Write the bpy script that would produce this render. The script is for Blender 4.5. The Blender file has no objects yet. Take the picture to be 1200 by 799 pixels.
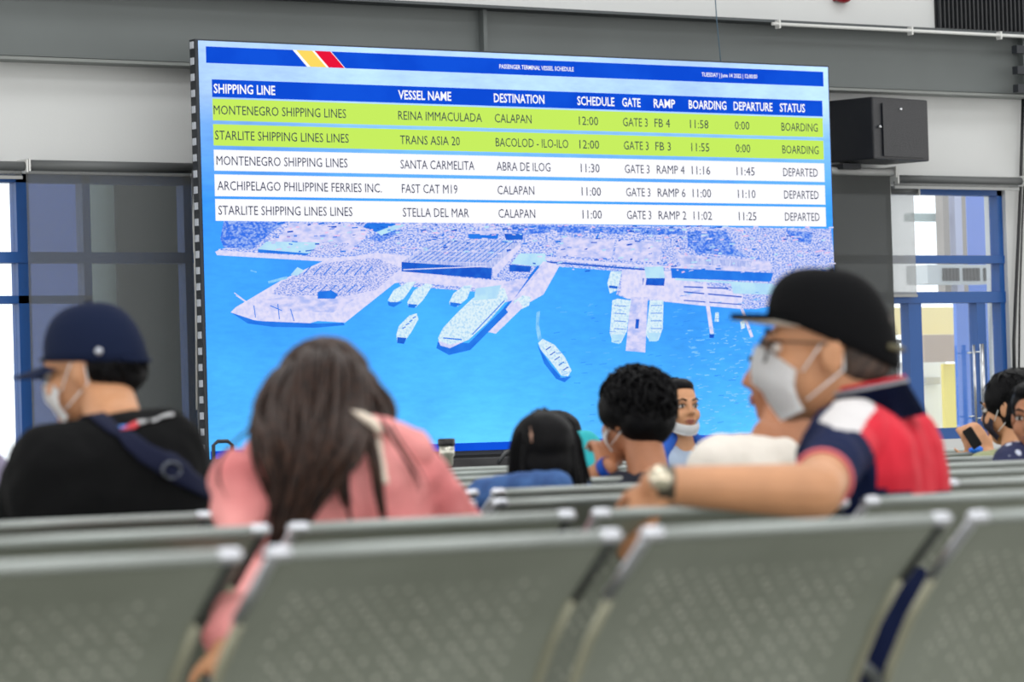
import bpy, bmesh, math, random
from mathutils import Vector as V, Matrix, Quaternion, noise
random.seed(7)
S = bpy.context.scene
COL = S.collection
# ------------------------------------------------------------------ camera
FPX, YAW, PITCH, ROLL, HC = 4000.0, 0.5833, 0.0246, -0.0294, 0.9926
cy, sy = math.cos(YAW), math.sin(YAW)
F_ = V((sy*math.cos(PITCH), cy*math.cos(PITCH), math.sin(PITCH)))
R0 = V((cy, -sy, 0)); U0 = R0.cross(F_)
R_ = R0*math.cos(ROLL)+U0*math.sin(ROLL)
U_ = -R0*math.sin(ROLL)+U0*math.cos(ROLL)
CAM = V((0, 0, HC))
cd = bpy.data.cameras.new('camera'); co = bpy.data.objects.new('camera', cd); COL.objects.link(co)
co.matrix_world = Matrix(((R_.x, U_.x, -F_.x, 0), (R_.y, U_.y, -F_.y, 0), (R_.z, U_.z, -F_.z, HC), (0, 0, 0, 1)))
cd.sensor_width = 36; cd.lens = FPX/1200*36; cd.clip_start = .1; cd.clip_end = 300
cd.dof.use_dof = True; cd.dof.focus_distance = 18.0; cd.dof.aperture_fstop = 5.0; cd.dof.aperture_blades = 8
S.camera = co
# ------------------------------------------------------------------ light
w = bpy.data.worlds.new('world'); S.world = w; w.use_nodes = True
w.node_tree.nodes['Background'].inputs[0].default_value = (1.0, .985, .96, 1)
w.node_tree.nodes['Background'].inputs[1].default_value = 1.8
def area(name, loc, size, energy, rot=(0, 0, 0), col=(1, 1, 1)):
    l = bpy.data.lights.new(name, 'AREA'); l.shape = 'RECTANGLE'; l.size, l.size_y = size; l.energy = energy; l.color = col
    o = bpy.data.objects.new(name, l); COL.objects.link(o); o.location = loc; o.rotation_euler = rot; return o
for lx, ly in ((1, -1), (6, 1), (3, 6), (9, 6), (6, 11.5), (12, 11.5), (17, 11), (10, 16), (16.5, 16)):
    area('hall_lamp', (lx, ly, 8.3), (4.5, 2.0), 142)
S.view_settings.view_transform = 'Standard'; S.view_settings.look = 'None'
S.view_settings.exposure = 0.0; S.view_settings.gamma = 1; S.view_settings.use_curve_mapping = False

# ------------------------------------------------------------------ helpers
def at(px, py, Y):
    d = F_+R_*((px-600)/FPX)+U_*((399.5-py)/FPX)
    return CAM+d*(Y/d.y)
def L(c): return tuple(((v/255)/12.92 if v/255 <= .04045 else ((v/255+.055)/1.055)**2.4) for v in c)
MATS = {}
def mat(name, col, rough=.6, metal=0, var=0, scale=8, bump=0, bscale=60, stretch=(1, 1, 1), spec=.5, sheen=0, col2=None):
    if name in MATS: return MATS[name]
    m = bpy.data.materials.new(name); m.use_nodes = True; nt = m.node_tree; b = nt.nodes['Principled BSDF']
    c = L(col); b.inputs['Base Color'].default_value = (*c, 1); b.inputs['Roughness'].default_value = rough
    b.inputs['Metallic'].default_value = metal; b.inputs['Specular IOR Level'].default_value = spec
    tc = nt.nodes.new('ShaderNodeTexCoord'); mp = nt.nodes.new('ShaderNodeMapping'); mp.inputs['Scale'].default_value = stretch
    nt.links.new(tc.outputs['Object'], mp.inputs[0])
    if sheen: b.inputs['Sheen Weight'].default_value = sheen
    if var or col2:
        n = nt.nodes.new('ShaderNodeTexNoise'); n.inputs['Scale'].default_value = scale; n.inputs['Detail'].default_value = 4
        nt.links.new(mp.outputs[0], n.inputs['Vector'])
        r = nt.nodes.new('ShaderNodeValToRGB'); nt.links.new(n.outputs['Fac'], r.inputs[0])
        d = L(col2) if col2 else tuple(v*(1-var) for v in c)
        e = c if col2 else tuple(min(1, v*(1+var)) for v in c)
        r.color_ramp.elements[0].position = .35; r.color_ramp.elements[1].position = .65
        r.color_ramp.elements[0].color = (*d, 1); r.color_ramp.elements[1].color = (*e, 1)
        nt.links.new(r.outputs[0], b.inputs['Base Color'])
    if bump:
        n2 = nt.nodes.new('ShaderNodeTexNoise'); n2.inputs['Scale'].default_value = bscale
        nt.links.new(mp.outputs[0], n2.inputs['Vector'])
        bp = nt.nodes.new('ShaderNodeBump'); bp.inputs['Strength'].default_value = bump; bp.inputs['Distance'].default_value = .01
        nt.links.new(n2.outputs['Fac'], bp.inputs['Height']); nt.links.new(bp.outputs[0], b.inputs['Normal'])
    MATS[name] = m; return m
def emat(name, col, col2=None, scale=6, stretch=(1, 1, 1), lo=.4, hi=.6, detail=5, strength=1.0, kind='noise'):
    if name in MATS: return MATS[name]
    m = bpy.data.materials.new(name); m.use_nodes = True; nt = m.node_tree; nt.nodes.remove(nt.nodes['Principled BSDF'])
    e = nt.nodes.new('ShaderNodeEmission'); e.inputs[0].default_value = (*L(col), 1); e.inputs[1].default_value = strength
    nt.links.new(e.outputs[0], nt.nodes['Material Output'].inputs[0])
    if col2:
        tc = nt.nodes.new('ShaderNodeTexCoord'); mp = nt.nodes.new('ShaderNodeMapping'); mp.inputs['Scale'].default_value = stretch
        nt.links.new(tc.outputs['Object'], mp.inputs[0])
        if kind == 'noise':
            n = nt.nodes.new('ShaderNodeTexNoise'); n.inputs['Scale'].default_value = scale; n.inputs['Detail'].default_value = detail; out = n.outputs['Fac']
        else:
            n = nt.nodes.new('ShaderNodeTexVoronoi'); n.inputs['Scale'].default_value = scale; out = n.outputs['Color']
        nt.links.new(mp.outputs[0], n.inputs['Vector'])
        r = nt.nodes.new('ShaderNodeValToRGB'); nt.links.new(out, r.inputs[0])
        r.color_ramp.elements[0].position = lo; r.color_ramp.elements[1].position = hi
        r.color_ramp.elements[0].color = (*L(col2), 1); r.color_ramp.elements[1].color = (*L(col), 1)
        nt.links.new(r.outputs[0], e.inputs[0])
    MATS[name] = m; return m
def tag(o, label=None, cat=None, group=None, kind=None):
    if label: o['label'] = label
    if cat: o['category'] = cat
    if group: o['group'] = group
    if kind: o['kind'] = kind
    return o
def empty(name, loc=(0, 0, 0), **k):
    o = bpy.data.objects.new(name, None); COL.objects.link(o); o.location = loc; o.empty_display_size = .1
    return tag(o, **k)
def link(name, me, m, parent=None, loc=None):
    if m is not None:
        for x in (m if isinstance(m, (list, tuple)) else [m]): me.materials.append(x)
    o = bpy.data.objects.new(name, me); COL.objects.link(o)
    if parent is not None: o.parent = parent
    if loc is not None: o.location = loc
    return o
def bobj(name, bm, m, parent=None, smooth=False, local=True, loc=None):
    """bmesh in world coordinates -> object; under a parent the parent's world position is taken off"""
    me = bpy.data.meshes.new(name); bmesh.ops.recalc_face_normals(bm, faces=bm.faces); bm.to_mesh(me); bm.free()
    if smooth:
        for p in me.polygons: p.use_smooth = True
    if parent is not None and local:
        off = V((0, 0, 0)); q = parent
        while q is not None: off += q.location; q = q.parent
        me.transform(Matrix.Translation(-off))
    return link(name, me, m, parent, loc)
def box(bm, a, b, mi=0):
    x0, y0, z0 = a; x1, y1, z1 = b
    v = [bm.verts.new(p) for p in ((x0, y0, z0), (x1, y0, z0), (x1, y1, z0), (x0, y1, z0), (x0, y0, z1), (x1, y0, z1), (x1, y1, z1), (x0, y1, z1))]
    for f in ((0, 3, 2, 1), (4, 5, 6, 7), (0, 1, 5, 4), (1, 2, 6, 5), (2, 3, 7, 6), (3, 0, 4, 7)):
        bm.faces.new([v[i] for i in f]).material_index = mi
    return v
def boxobj(name, a, b, m, parent=None, bev=0):
    bm = bmesh.new(); box(bm, a, b)
    if bev: bmesh.ops.bevel(bm, geom=bm.edges[:], offset=bev, segments=2, affect='EDGES', profile=.7)
    return bobj(name, bm, m, parent, smooth=False)
def pxbox(px0, py0, px1, py1, Y, d, top=True):
    """box on a wall plane: corners of its left, right, top and bottom sides taken from the photo"""
    mx, my = (px0+px1)/2, (py0+py1)/2
    x0, x1 = at(px0, my, Y).x, at(px1, my, Y).x; z1, z0 = at(mx, py0, Y).z, at(mx, py1, Y).z
    return (x0, Y, z0), (x1, Y+d, z1)
def frame_from(t):
    t = t.normalized(); a = V((0, 0, 1)) if abs(t.z) < .9 else V((1, 0, 0))
    u = t.cross(a).normalized(); return u, t.cross(u).normalized()
def tube(bm, pts, rs, n=8, mi=0, cap=True):
    pts = [V(p) for p in pts]
    if not isinstance(rs, (list, tuple)): rs = [rs]*len(pts)
    rings = []; u = None
    for i, p in enumerate(pts):
        t = (pts[min(i+1, len(pts)-1)]-pts[max(i-1, 0)]).normalized()
        if u is None: u, v = frame_from(t)
        else:
            u = (u-t*u.dot(t)).normalized(); v = t.cross(u)
        rings.append([bm.verts.new(p+(u*math.cos(2*math.pi*k/n)+v*math.sin(2*math.pi*k/n))*rs[i]) for k in range(n)])
    for a, b in zip(rings, rings[1:]):
        for k in range(n):
            f = bm.faces.new((a[k], a[(k+1) % n], b[(k+1) % n], b[k])); f.material_index = mi; f.smooth = True
    if cap:
        bm.faces.new(rings[0][::-1]).material_index = mi; bm.faces.new(rings[-1]).material_index = mi
def ell(bm, c, rad, fr=None, sub=3):
    """ellipsoid; fr = (right, forward, up)"""
    M = Matrix.Identity(3)
    if fr: M = Matrix((fr[0], fr[1], fr[2])).transposed()
    r = bmesh.ops.create_icosphere(bm, subdivisions=sub, radius=1)
    c = V(c)
    for v in r['verts']: v.co = c+M @ V((v.co.x*rad[0], v.co.y*rad[1], v.co.z*rad[2]))
def cap_(bm, a, b, ra, rb, n=14):
    a, b = V(a), V(b); d = b-a; Ln = d.length
    if Ln < 1e-5: ell(bm, a, (ra, ra, ra)); return
    t = d/Ln; pts = []; rs = []
    for k in range(5):
        s = math.pi/2*(k+.35)/5.35; pts.append(a-t*ra*math.cos(s)); rs.append(ra*math.sin(s))
    pts += [a, b]; rs += [ra, rb]
    for k in range(4, -1, -1):
        s = math.pi/2*(k+.35)/5.35; pts.append(b+t*rb*math.cos(s)); rs.append(rb*math.sin(s))
    tube(bm, pts, rs, n)
def solid(name, bm, voxel, m, parent, smooth=4, disp=0, dscale=.1, facemat=None):
    """weld the overlapping closed shapes of bm into one continuous skin"""
    me = bpy.data.meshes.new('t'); bm.to_mesh(me); bm.free()
    o = bpy.data.objects.new('t', me); COL.objects.link(o)
    r = o.modifiers.new('r', 'REMESH'); r.mode = 'VOXEL'; r.voxel_size = voxel
    s = o.modifiers.new('s', 'SMOOTH'); s.factor = .5; s.iterations = smooth
    dg = bpy.context.evaluated_depsgraph_get(); dg.update()
    nm = bpy.data.meshes.new_from_object(o.evaluated_get(dg)); bpy.data.objects.remove(o); bpy.data.meshes.remove(me)
    if disp:
        nrm = [v.normal.copy() for v in nm.vertices]; cos_ = []
        for v, q in zip(nm.vertices, nrm):
            p = v.co/dscale; c = v.co+q*disp*(noise.noise(p)+.5*noise.noise(p*2.1)); cos_ += [c.x, c.y, c.z]
        nm.vertices.foreach_set('co', cos_)
    off = V((0, 0, 0)); q = parent
    while q is not None: off += q.location; q = q.parent
    nm.name = name
    for p in nm.polygons: p.use_smooth = True
    fm = [facemat(p.center, p.normal) for p in nm.polygons] if facemat else None
    nm.transform(Matrix.Translation(-off))
    nm.materials.clear()
    o = link(name, nm, m, parent)
    if fm: nm.polygons.foreach_set('material_index', fm); nm.update()
    return o
def dup(root):
    r = root.copy(); COL.objects.link(r)
    for ch in root.children:
        c = ch.copy(); COL.objects.link(c); c.parent = r
        for g in ch.children:
            d = g.copy(); COL.objects.link(d); d.parent = c
    return r
def path(px):  return [at(*p) for p in px]

# ------------------------------------------------------------------ structure
YW = 20.0
M_wall = mat('wall_paint', (206, 208, 208), .8, var=.03, scale=.6, bump=.05)
M_beam = mat('beam_paint', (98, 104, 104), .55, var=.05, scale=1.2)
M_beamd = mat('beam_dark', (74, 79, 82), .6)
M_blue = mat('window_blue', (8, 78, 150), .4)
M_floor = mat('floor_tile', (150, 150, 145), .35, var=.08, scale=2)
M_pipe = mat('pipe_white', (215, 216, 214), .4)
M_black = mat('black_plastic', (16, 18, 22), .4)
M_dark = mat('dark_grey', (38, 42, 48), .6)
o = boxobj('floor', (-6, -3, -.1), (26, 20.3, 0), M_floor); tag(o, kind='structure')
o = boxobj('ceiling', (-10, -6, 8.5), (30, 20.3, 8.7), mat('ceiling_paint', (205, 206, 204), .8)); tag(o, kind='structure')
x1a, x1b = 8.2, at(231, 350, YW).x; z1a, z1b = at(20, 515, YW).z-.22, at(20, 203, YW).z
x2a, x2b = at(968, 350, YW).x, at(1183, 380, YW).x; z2a, z2b = at(1120, 514, YW).z, at(1110, 221, YW).z
bm = bmesh.new()
for a, b in (((2, 0), (x1a, 8.5)), ((x1a, 0), (x1b, z1a)), ((x1a, z1b), (x1b, 8.5)), ((x1b, 0), (x2a, 8.5)), ((x2a, 0), (x2b, z2a)), ((x2a, z2b), (x2b, 8.5)), ((x2b, 0), (24, 8.5))):
    box(bm, (a[0], YW, a[1]), (b[0], YW+.25, b[1]))
tag(bobj('wall_front', bm, M_wall), kind='structure')
# steel beam across the wall
zt = at(700, 19.5, YW).z; zb = at(600, 90, YW-.17).z
bmr = empty('steel_beam', (13, YW-.3, 0), label='wide dark grey steel beam running across the wall above the display', cat='beam')
boxobj('web', (2, YW-.14, zb+.02), (24, YW, zt-.02), M_beam, bmr)
boxobj('flange', (2, YW-.17, zb-.008), (24, YW, zb+.012), mat('beam_edge', (128, 132, 130), .5), bmr)
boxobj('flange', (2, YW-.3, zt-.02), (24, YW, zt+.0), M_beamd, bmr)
for X in (at(569, 40, YW-.2).x, at(1199, 80, YW-.2).x+.02, 5.0):
    boxobj('stiffener', (X-.015, YW-.2, zb+.012), (X+.015, YW-.14, zt-.02), M_beam, bmr)
# upper dark shadow-gap band above the beam flange: service pipe
p0, p1 = at(905, 28, YW-.34), at(1200, 45, YW-.34)
pr = empty('service_pipe', p0, label='thin white pipe running along the top of the grey beam at right', cat='pipe')
bm = bmesh.new(); tube(bm, [p0, V((24, p0.y, p0.z+.005))], .013, 10); bobj('pipe', bm, M_pipe, pr)
for px in (912, 1067, 1171):
    q = at(px, 33, YW-.33); bm = bmesh.new(); box(bm, (q.x-.006, YW-.355, p0.z-.03), (q.x+.006, YW-.3, p0.z+.03)); bobj('clip', bm, M_pipe, pr)
# louvre
a, b = pxbox(1099, -60, 1290, 37, YW-.05, .05)
lv = empty('wall_louvre', (a[0], YW-.05, a[2]), label='black ribbed louvre grille high on the wall at top right', cat='vent')
boxobj('backing', (a[0], YW-.02, a[2]), (b[0], YW-.001, b[2]), M_black, lv)
n = 40; me = None
for k in range(n):
    x = a[0]+(b[0]-a[0])*(k+.5)/n
    bm = bmesh.new(); box(bm, (-.006, -.03, a[2]), (.006, 0, b[2]))
    if me is None:
        me = bpy.data.meshes.new('rib'); bm.to_mesh(me); me.materials.append(mat('rib_grey', (44, 46, 50), .5))
    bm.free()
    o = bpy.data.objects.new('rib', me); COL.objects.link(o); o.parent = lv; o.location = (x-a[0], .03, -a[2])
# red alarm bell
q = at(988, -4, YW-.05)
al = empty('fire_alarm', q, label='red fire alarm fitting on the white wall above the beam', cat='alarm')
bm = bmesh.new(); ell(bm, q, (.075, .05, .05)); bobj('bell', bm, mat('alarm_red', (150, 25, 35), .4), al, True)
bm = bmesh.new(); box(bm, (q.x-.06, YW-.03, q.z-.03), (q.x+.06, YW-.001, q.z+.12)); bobj('back_box', bm, mat('alarm_red', (0, 0, 0)), al)
# thin hanging wire
bm = bmesh.new(); tube(bm, [at(837, -20, YW-.35), at(840, 25, YW-.35), at(845, 76, YW-.5)], .004, 5)
tag(bobj('hanging_wire', bm, mat('wire_blue', (60, 90, 110), .5)), 'thin wire hanging across the beam above the display', 'wire')

# ------------------------------------------------------------------ windows
def glass():
    if 'glass' in MATS: return MATS['glass']
    m = bpy.data.materials.new('glass'); m.use_nodes = True; nt = m.node_tree; nt.nodes.remove(nt.nodes['Principled BSDF'])
    t = nt.nodes.new('ShaderNodeBsdfTransparent'); t.inputs[0].default_value = (.93, .97, 1, 1); g = nt.nodes.new('ShaderNodeBsdfGlossy'); g.inputs['Roughness'].default_value = .05
    x = nt.nodes.new('ShaderNodeMixShader'); x.inputs[0].default_value = .06
    nt.links.new(t.outputs[0], x.inputs[1]); nt.links.new(g.outputs[0], x.inputs[2]); nt.links.new(x.outputs[0], nt.nodes['Material Output'].inputs[0])
    MATS['glass'] = m; return m
def veil(name, col, fac):
    m = bpy.data.materials.new(name); m.use_nodes = True; nt = m.node_tree; nt.nodes.remove(nt.nodes['Principled BSDF'])
    t = nt.nodes.new('ShaderNodeBsdfTransparent'); d = nt.nodes.new('ShaderNodeBsdfDiffuse'); d.inputs[0].default_value = (*L(col), 1)
    x = nt.nodes.new('ShaderNodeMixShader'); x.inputs[0].default_value = fac
    nt.links.new(t.outputs[0], x.inputs[1]); nt.links.new(d.outputs[0], x.inputs[2]); nt.links.new(x.outputs[0], nt.nodes['Material Output'].inputs[0])
    return m
def bar(parent, px0, py0, px1, py1, m=M_blue, Y=YW+.06, d=.08):
    a, b = pxbox(px0, py0, px1, py1, Y, d); return boxobj('window_bar', a, b, m, parent)
w1 = empty('window_1', (9.5, YW, 1.0), kind='structure')
X = lambda px, py=350: at(px, py, YW+.06).x
Z = lambda px, py: at(px, py, YW+.06).z
def vbar(par, x0, x1, z0, z1, m=M_blue): boxobj('window_bar', (x0, YW+.04, z0), (x1, YW+.14, z1), m, par)
zA, zB = Z(100, 302), Z(60, 351)
vbar(w1, X(20.5), X(35.5), z1a, z1b); vbar(w1, X(98), X(107), z1a, z1b); vbar(w1, x1b-.06, x1b, z1a, z1b); vbar(w1, x1a, x1a+.06, z1a, z1b)
boxobj('window_bar', (x1a, YW+.04, z1b-.055), (x1b, YW+.14, z1b), M_blue, w1)
boxobj('window_bar', (x1a, YW+.04, z1a), (x1b, YW+.14, z1a+.07), M_blue, w1)
boxobj('window_bar', (x1a, YW+.03, zA-.035), (x1b, YW+.15, zA+.035), M_blue, w1)
boxobj('window_bar', (x1a, YW+.04, zB-.025), (X(107), YW+.14, zB+.025), M_blue, w1)
for a, b in (((x1a, z1a), (X(20.5), zB)), ((x1a, zB), (X(20.5), zA)), ((x1a, zA), (X(20.5), z1b)), ((X(35.5), z1a), (X(98), zB)), ((X(35.5), zB), (X(98), zA)), ((X(35.5), zA), (X(98), z1b)), ((X(107), z1a), (x1b, zA)), ((X(107), zA), (x1b, z1b))):
    boxobj('pane', (a[0], YW+.085, a[1]), (b[0], YW+.091, b[1]), glass(), w1)
w2 = empty('window_2', (17, YW, 1.0), kind='structure')
zT1 = Z(1110, 304); zT2 = Z(1110, 348.5); zt2a, zt2b = Z(1110, 355), Z(1110, 342)
boxobj('window_bar', (x2a, YW+.04, z2b-.045), (x2b, YW+.14, z2b), M_blue, w2)
boxobj('window_bar', (x2b-.05, YW+.04, z2a), (x2b, YW+.14, z2b), M_blue, w2)
boxobj('window_bar', (x2a, YW+.03, zT1-.03), (x2b, YW+.15, zT1+.03), M_blue, w2)
boxobj('window_bar', (x2a, YW+.03, zt2a), (x2b, YW+.15, zt2b), M_blue, w2)
boxobj('window_bar', (x2a, YW+.02, z2a), (x2b, YW+.16, z2a+.085), M_blue, w2)
boxobj('window_bar', (x2a, YW+.04, z2a), (x2a+.06, YW+.14, z2b), M_blue, w2)
boxobj('window_bar', (X(1065, 430), YW+.04, z2a), (X(1080, 430), YW+.14, zt2a), M_blue, w2)
boxobj('window_bar', (X(1145, 430), YW+.04, z2a), (X(1155, 430), YW+.14, zt2a), M_blue, w2)
for a, b in (((x2a, zT1), (x2b, z2b)), ((x2a, zt2b), (x2b, zT1)), ((x2a, z2a), (X(1065, 430), zt2a)), ((X(1080, 430), z2a), (X(1145, 430), zt2a)), ((X(1155, 430), z2a), (x2b, zt2a))):
    boxobj('pane', (a[0], YW+.085, a[1]), (b[0], YW+.091, b[1]), glass(), w2)
M_chrome = mat('brushed_steel', (200, 202, 206), .25, 1)
for px, y0, y1, wd in ((1140.5, 404, 497, .018), (1150, 403, 499, .03)):
    z0, z1 = at(px, y1, YW).z, at(px, y0, YW).z; x = at(px, 450, YW).x
    bm = bmesh.new(); tube(bm, [(x, YW-.02, z0), (x, YW-.02, z1)], wd*.6, 10)
    for zz in (z0+.06, z1-.06): tube(bm, [(x, YW-.02, zz), (x, YW+.05, zz)], .008, 6)
    tag(bobj('pull_handle', bm, M_chrome, w2, True), 'steel pull handle')
# outside
def ext(name, px0, py0, px1, py1, Y, m, par, d=.04):
    a, b = pxbox(px0, py0, px1, py1, Y, d)
    if py1 >= 600: a = (a[0], a[1], 0)
    return boxobj(name, a, b, m, par)
M_bpan = mat('blue_cladding', (104, 140, 232), .5, var=.05, scale=1)
M_bpan2 = mat('blue_cladding_deep', (70, 128, 226), .5)
M_yel = mat('yellow_render', (246, 226, 160), .8)
M_yel2 = mat('bright_yellow_render', (248, 226, 110), .8)
M_white = mat('white_render', (238, 240, 238), .8)
tag(boxobj('ground', (-10, 20.3, -.12), (45, 45, 0), mat('yard_concrete', (190, 190, 184), .9, var=.06)), kind='structure')
ex = empty('outside_blue_annex', at(60, 515, 22.5), label='blue clad annex seen outside through the left window blind', cat='building')
ext('blue_wall', 30, 150, 97, 640, 22.5, M_bpan, ex)
ext('pale_column', 103, 150, 141, 640, 22.6, mat('outside_pale', (200, 216, 214), .8), ex)
ext('grey_wall', 141, 150, 262, 640, 22.4, mat('outside_grey', (72, 78, 78), .8), ex)
ex = empty('outside_yellow_building', at(1100, 515, 26), label='yellow and white building seen outside through the right window', cat='building')
ext('yellow_band', 1044, 360, 1128, 392, 26, M_yel, ex)
ext('soffit', 1083, 392, 1128, 424, 25.6, mat('soffit_brown', (182, 160, 140), .8), ex)
ext('white_wall', 1040, 424, 1112, 640, 26, M_white, ex)
ext('yellow_pillar', 1109, 426, 1128, 640, 25.7, M_yel2, ex)
ext('plaque', 1085, 442, 1102, 450, 25.95, mat('plaque_grey', (190, 190, 185), .7), ex, .04)
ex = empty('outside_blue_shed', at(1150, 515, 23), label='light blue clad wall with grey posts seen outside the right window', cat='building')
ext('blue_wall', 1132, 150, 1250, 300, 23, M_bpan, ex)
ext('blue_wall', 1124, 300, 1250, 640, 23.2, M_bpan2, ex)
ext('post', 1105, 150, 1112, 345, 22.8, mat('post_grey', (160, 152, 148), .7), ex, .1)
ext('post', 1119, 150, 1127, 345, 22.8, mat('post_lilac', (190, 195, 225), .7), ex, .1)
ext('post', 1127, 150, 1132, 345, 22.8, mat('post_grey', (0, 0, 0)), ex, .1)
ext('awning_beam', 1068, 250, 1120, 259, 22.95, mat('awning_grey', (188, 205, 205), .7), ex, .1)
ac = empty('outside_air_conditioner', at(1128, 333, 22.2), label='grey outdoor air conditioning unit with slotted vents outside the right window', cat='air conditioner')
ext('casing', 1087, 310, 1172, 332, 22.2, mat('ac_grey', (205, 210, 214), .6), ac, .28)
ext('mounting_bracket', 1132, 322, 1150, 330, 22.5, M_dark, ac, .52)
for k in range(3):
    for j in range(5):
        ext('vent_slot', 1106+k*24+j*4, 314, 1108.5+k*24+j*4, 329, 22.18, M_dark, ac, .02)
ga = empty('outside_gate', at(1057, 500, 24), label='black wrought iron gate seen outside beside the cap wearers collar', cat='gate')
bm = bmesh.new()
for p in (((1051, 400, 24), (1055, 620, 24)), ((1060, 398, 24), (1064, 620, 24)), ((1048, 400, 24), (1062, 400, 24)), ((1049, 450, 24), (1062, 448, 24)), ((1050, 480, 24), (1062, 492, 24))): tube(bm, path(p), .02, 6)
bobj('gate_bars', bm, M_dark, ga)

# ------------------------------------------------------------------ blinds
def blind(label, px0, px1, pyt, pyb, Y, m, tube_px=None, tm=None, tr=.03):
    x0, x1 = at(px0, 300, Y).x, at(px1, 300, Y).x; z1, z0 = at((px0+px1)/2, pyt, Y).z, at((px0+px1)/2, pyb, Y).z
    r = empty('roller_blind', ((x0+x1)/2, Y, z1), label=label, cat='blind')
    bm = bmesh.new(); box(bm, (x0, Y, z0), (x1, Y+.002, z1)); bobj('fabric', bm, m, r)
    bm = bmesh.new(); box(bm, (x0, Y-.012, z0-.02), (x1, Y+.012, z0)); bobj('bottom_bar', bm, mat('blind_bar', (150, 152, 152), .5), r)
    if tube_px is None: tube_px = (px0, px1)
    a, b = at(tube_px[0], pyt, Y).x, at(tube_px[1], pyt, Y).x
    bm = bmesh.new(); tube(bm, [(a, Y, z1+.02), (b, Y, z1+.02)], tr, 12); bobj('roller_tube', bm, tm or mat('roller_grey', (92, 95, 96), .5), r)
    for x in (a-.012, b):
        bm = bmesh.new(); box(bm, (x, Y-.04, z1-.02), (x+.012, YW, z1+.06)); bobj('bracket', bm, M_pipe, r)
    return r
V1 = veil('blind_mesh', (112, 114, 114), .42)
V2 = veil('blind_mesh_dense', (82, 84, 84), .88)
V3 = veil('blind_mesh_light', (170, 172, 172), .5)
blind('dark see-through roller blind left of the display', 33, 226, 199, 560, YW-.14, V1, tr=.035)
blind('rolled up grey blind over the bright pane at far left', -120, 28, 197, 205, YW-.14, V1)
blind('dense grey roller blind hanging right of the display under the speaker', 962, 1046, 204, 560, YW-.16, V2, tm=mat('tube_light', (170, 172, 172), .4))
blind('long rolled grey blind above the right window', 1050, 1196, 214, 219, YW-.14, V1, tr=.03)
blind('short translucent blind half lowered in the right window', 1040, 1073, 226, 345, YW-.02, V3)
# cables
bm = bmesh.new(); tube(bm, [at(1199, 110, YW-.05), at(1196, 220, YW-.05), at(1191, 330, YW-.05), at(1188, 400, YW-.05), at(1189, 470, YW-.05)], .014, 7)
tag(bobj('wall_cable', bm, M_black), 'black cable running down the wall right of the window', 'cable')
bm = bmesh.new(); tube(bm, [at(1202, 180, YW-.04), at(1198, 260, YW-.04), at(1195, 350, YW-.04), at(1194, 440, YW-.04)], .008, 7)
tag(bobj('wall_cable', bm, M_black), 'thinner dark cable at the right frame edge beside the thick one', 'cable')
q = at(1196, 82, YW-.35)
br = empty('beam_bracket', q, label='dark bolted bracket on the grey beam at right edge', cat='bracket')
for dz in (.16, 0, -.14): boxobj('plate', (q.x-.03, q.y, q.z+dz-.03), (q.x+.2, q.y+.06, q.z+dz+.03), M_dark, br)

# ------------------------------------------------------------------ loudspeaker
Ys = 19.45
c = at(1022, 113, Ys); zt_, zb_ = at(1022, 113, Ys).z, at(1022, 186, Ys).z
wv = at(1088, 116, Ys+.12)-c
p_l = V((at(960, 120, Ys+.5).x, Ys+.46)); 
sp = empty('loudspeaker', (c.x, Ys+.2, zb_), label='black loudspeaker box mounted on the wall right of the display', cat='speaker')
p_r = at(1087, 116, Ys+.10)
q0 = V((c.x, Ys)); q1 = V((p_r.x, Ys+.10)); q3 = V((at(970, 120, Ys+.38).x, Ys+.38)); q2 = q1+(q3-q0)
bm = bmesh.new(); lo = [bm.verts.new((p.x, p.y, zb_)) for p in (q0, q1, q2, q3)]; hi = [bm.verts.new((p.x, p.y, zt_)) for p in (q0, q1, q2, q3)]
bm.faces.new(lo[::-1]); bm.faces.new(hi)
for i in range(4): bm.faces.new((lo[i], lo[(i+1) % 4], hi[(i+1) % 4], hi[i]))
bmesh.ops.bevel(bm, geom=bm.edges[:], offset=.012, segments=2, affect='EDGES', profile=.6)
M_spk = mat('speaker_paint', (13, 17, 26), .38, bump=.3, bscale=150)
bobj('cabinet', bm, M_spk, sp)
d = (q1-q0).normalized(); nn = V((d.y, -d.x))
bm = bmesh.new()
vs = []
for s, zz in ((.16, .05), (.92, .05), (.92, .9), (.16, .9)):
    p = q0+(q1-q0)*s+nn*.012; vs.append(bm.verts.new((p.x, p.y, zb_+(zt_-zb_)*zz)))
f = bm.faces.new(vs); r = bmesh.ops.extrude_face_region(bm, geom=[f])
for v in r['geom']:
    if isinstance(v, bmesh.types.BMVert): v.co += V((-nn.x*.02, -nn.y*.02, 0))
bobj('rear_panel', bm, M_spk, sp)
for s, zz in ((.48, .82), (.1, .52)):
    p = q0+(q1-q0)*s+nn*.012; bm = bmesh.new(); ell(bm, (p.x, p.y, zb_+(zt_-zb_)*zz), (.014, .014, .014), sub=1); bobj('rigging_bolt', bm, M_chrome, sp)
bm = bmesh.new(); box(bm, (q0.x-.05, Ys+.3, zb_-.05), (q0.x+.12, YW, zb_-.01)); bobj('mounting_arm', bm, M_dark, sp)

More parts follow.
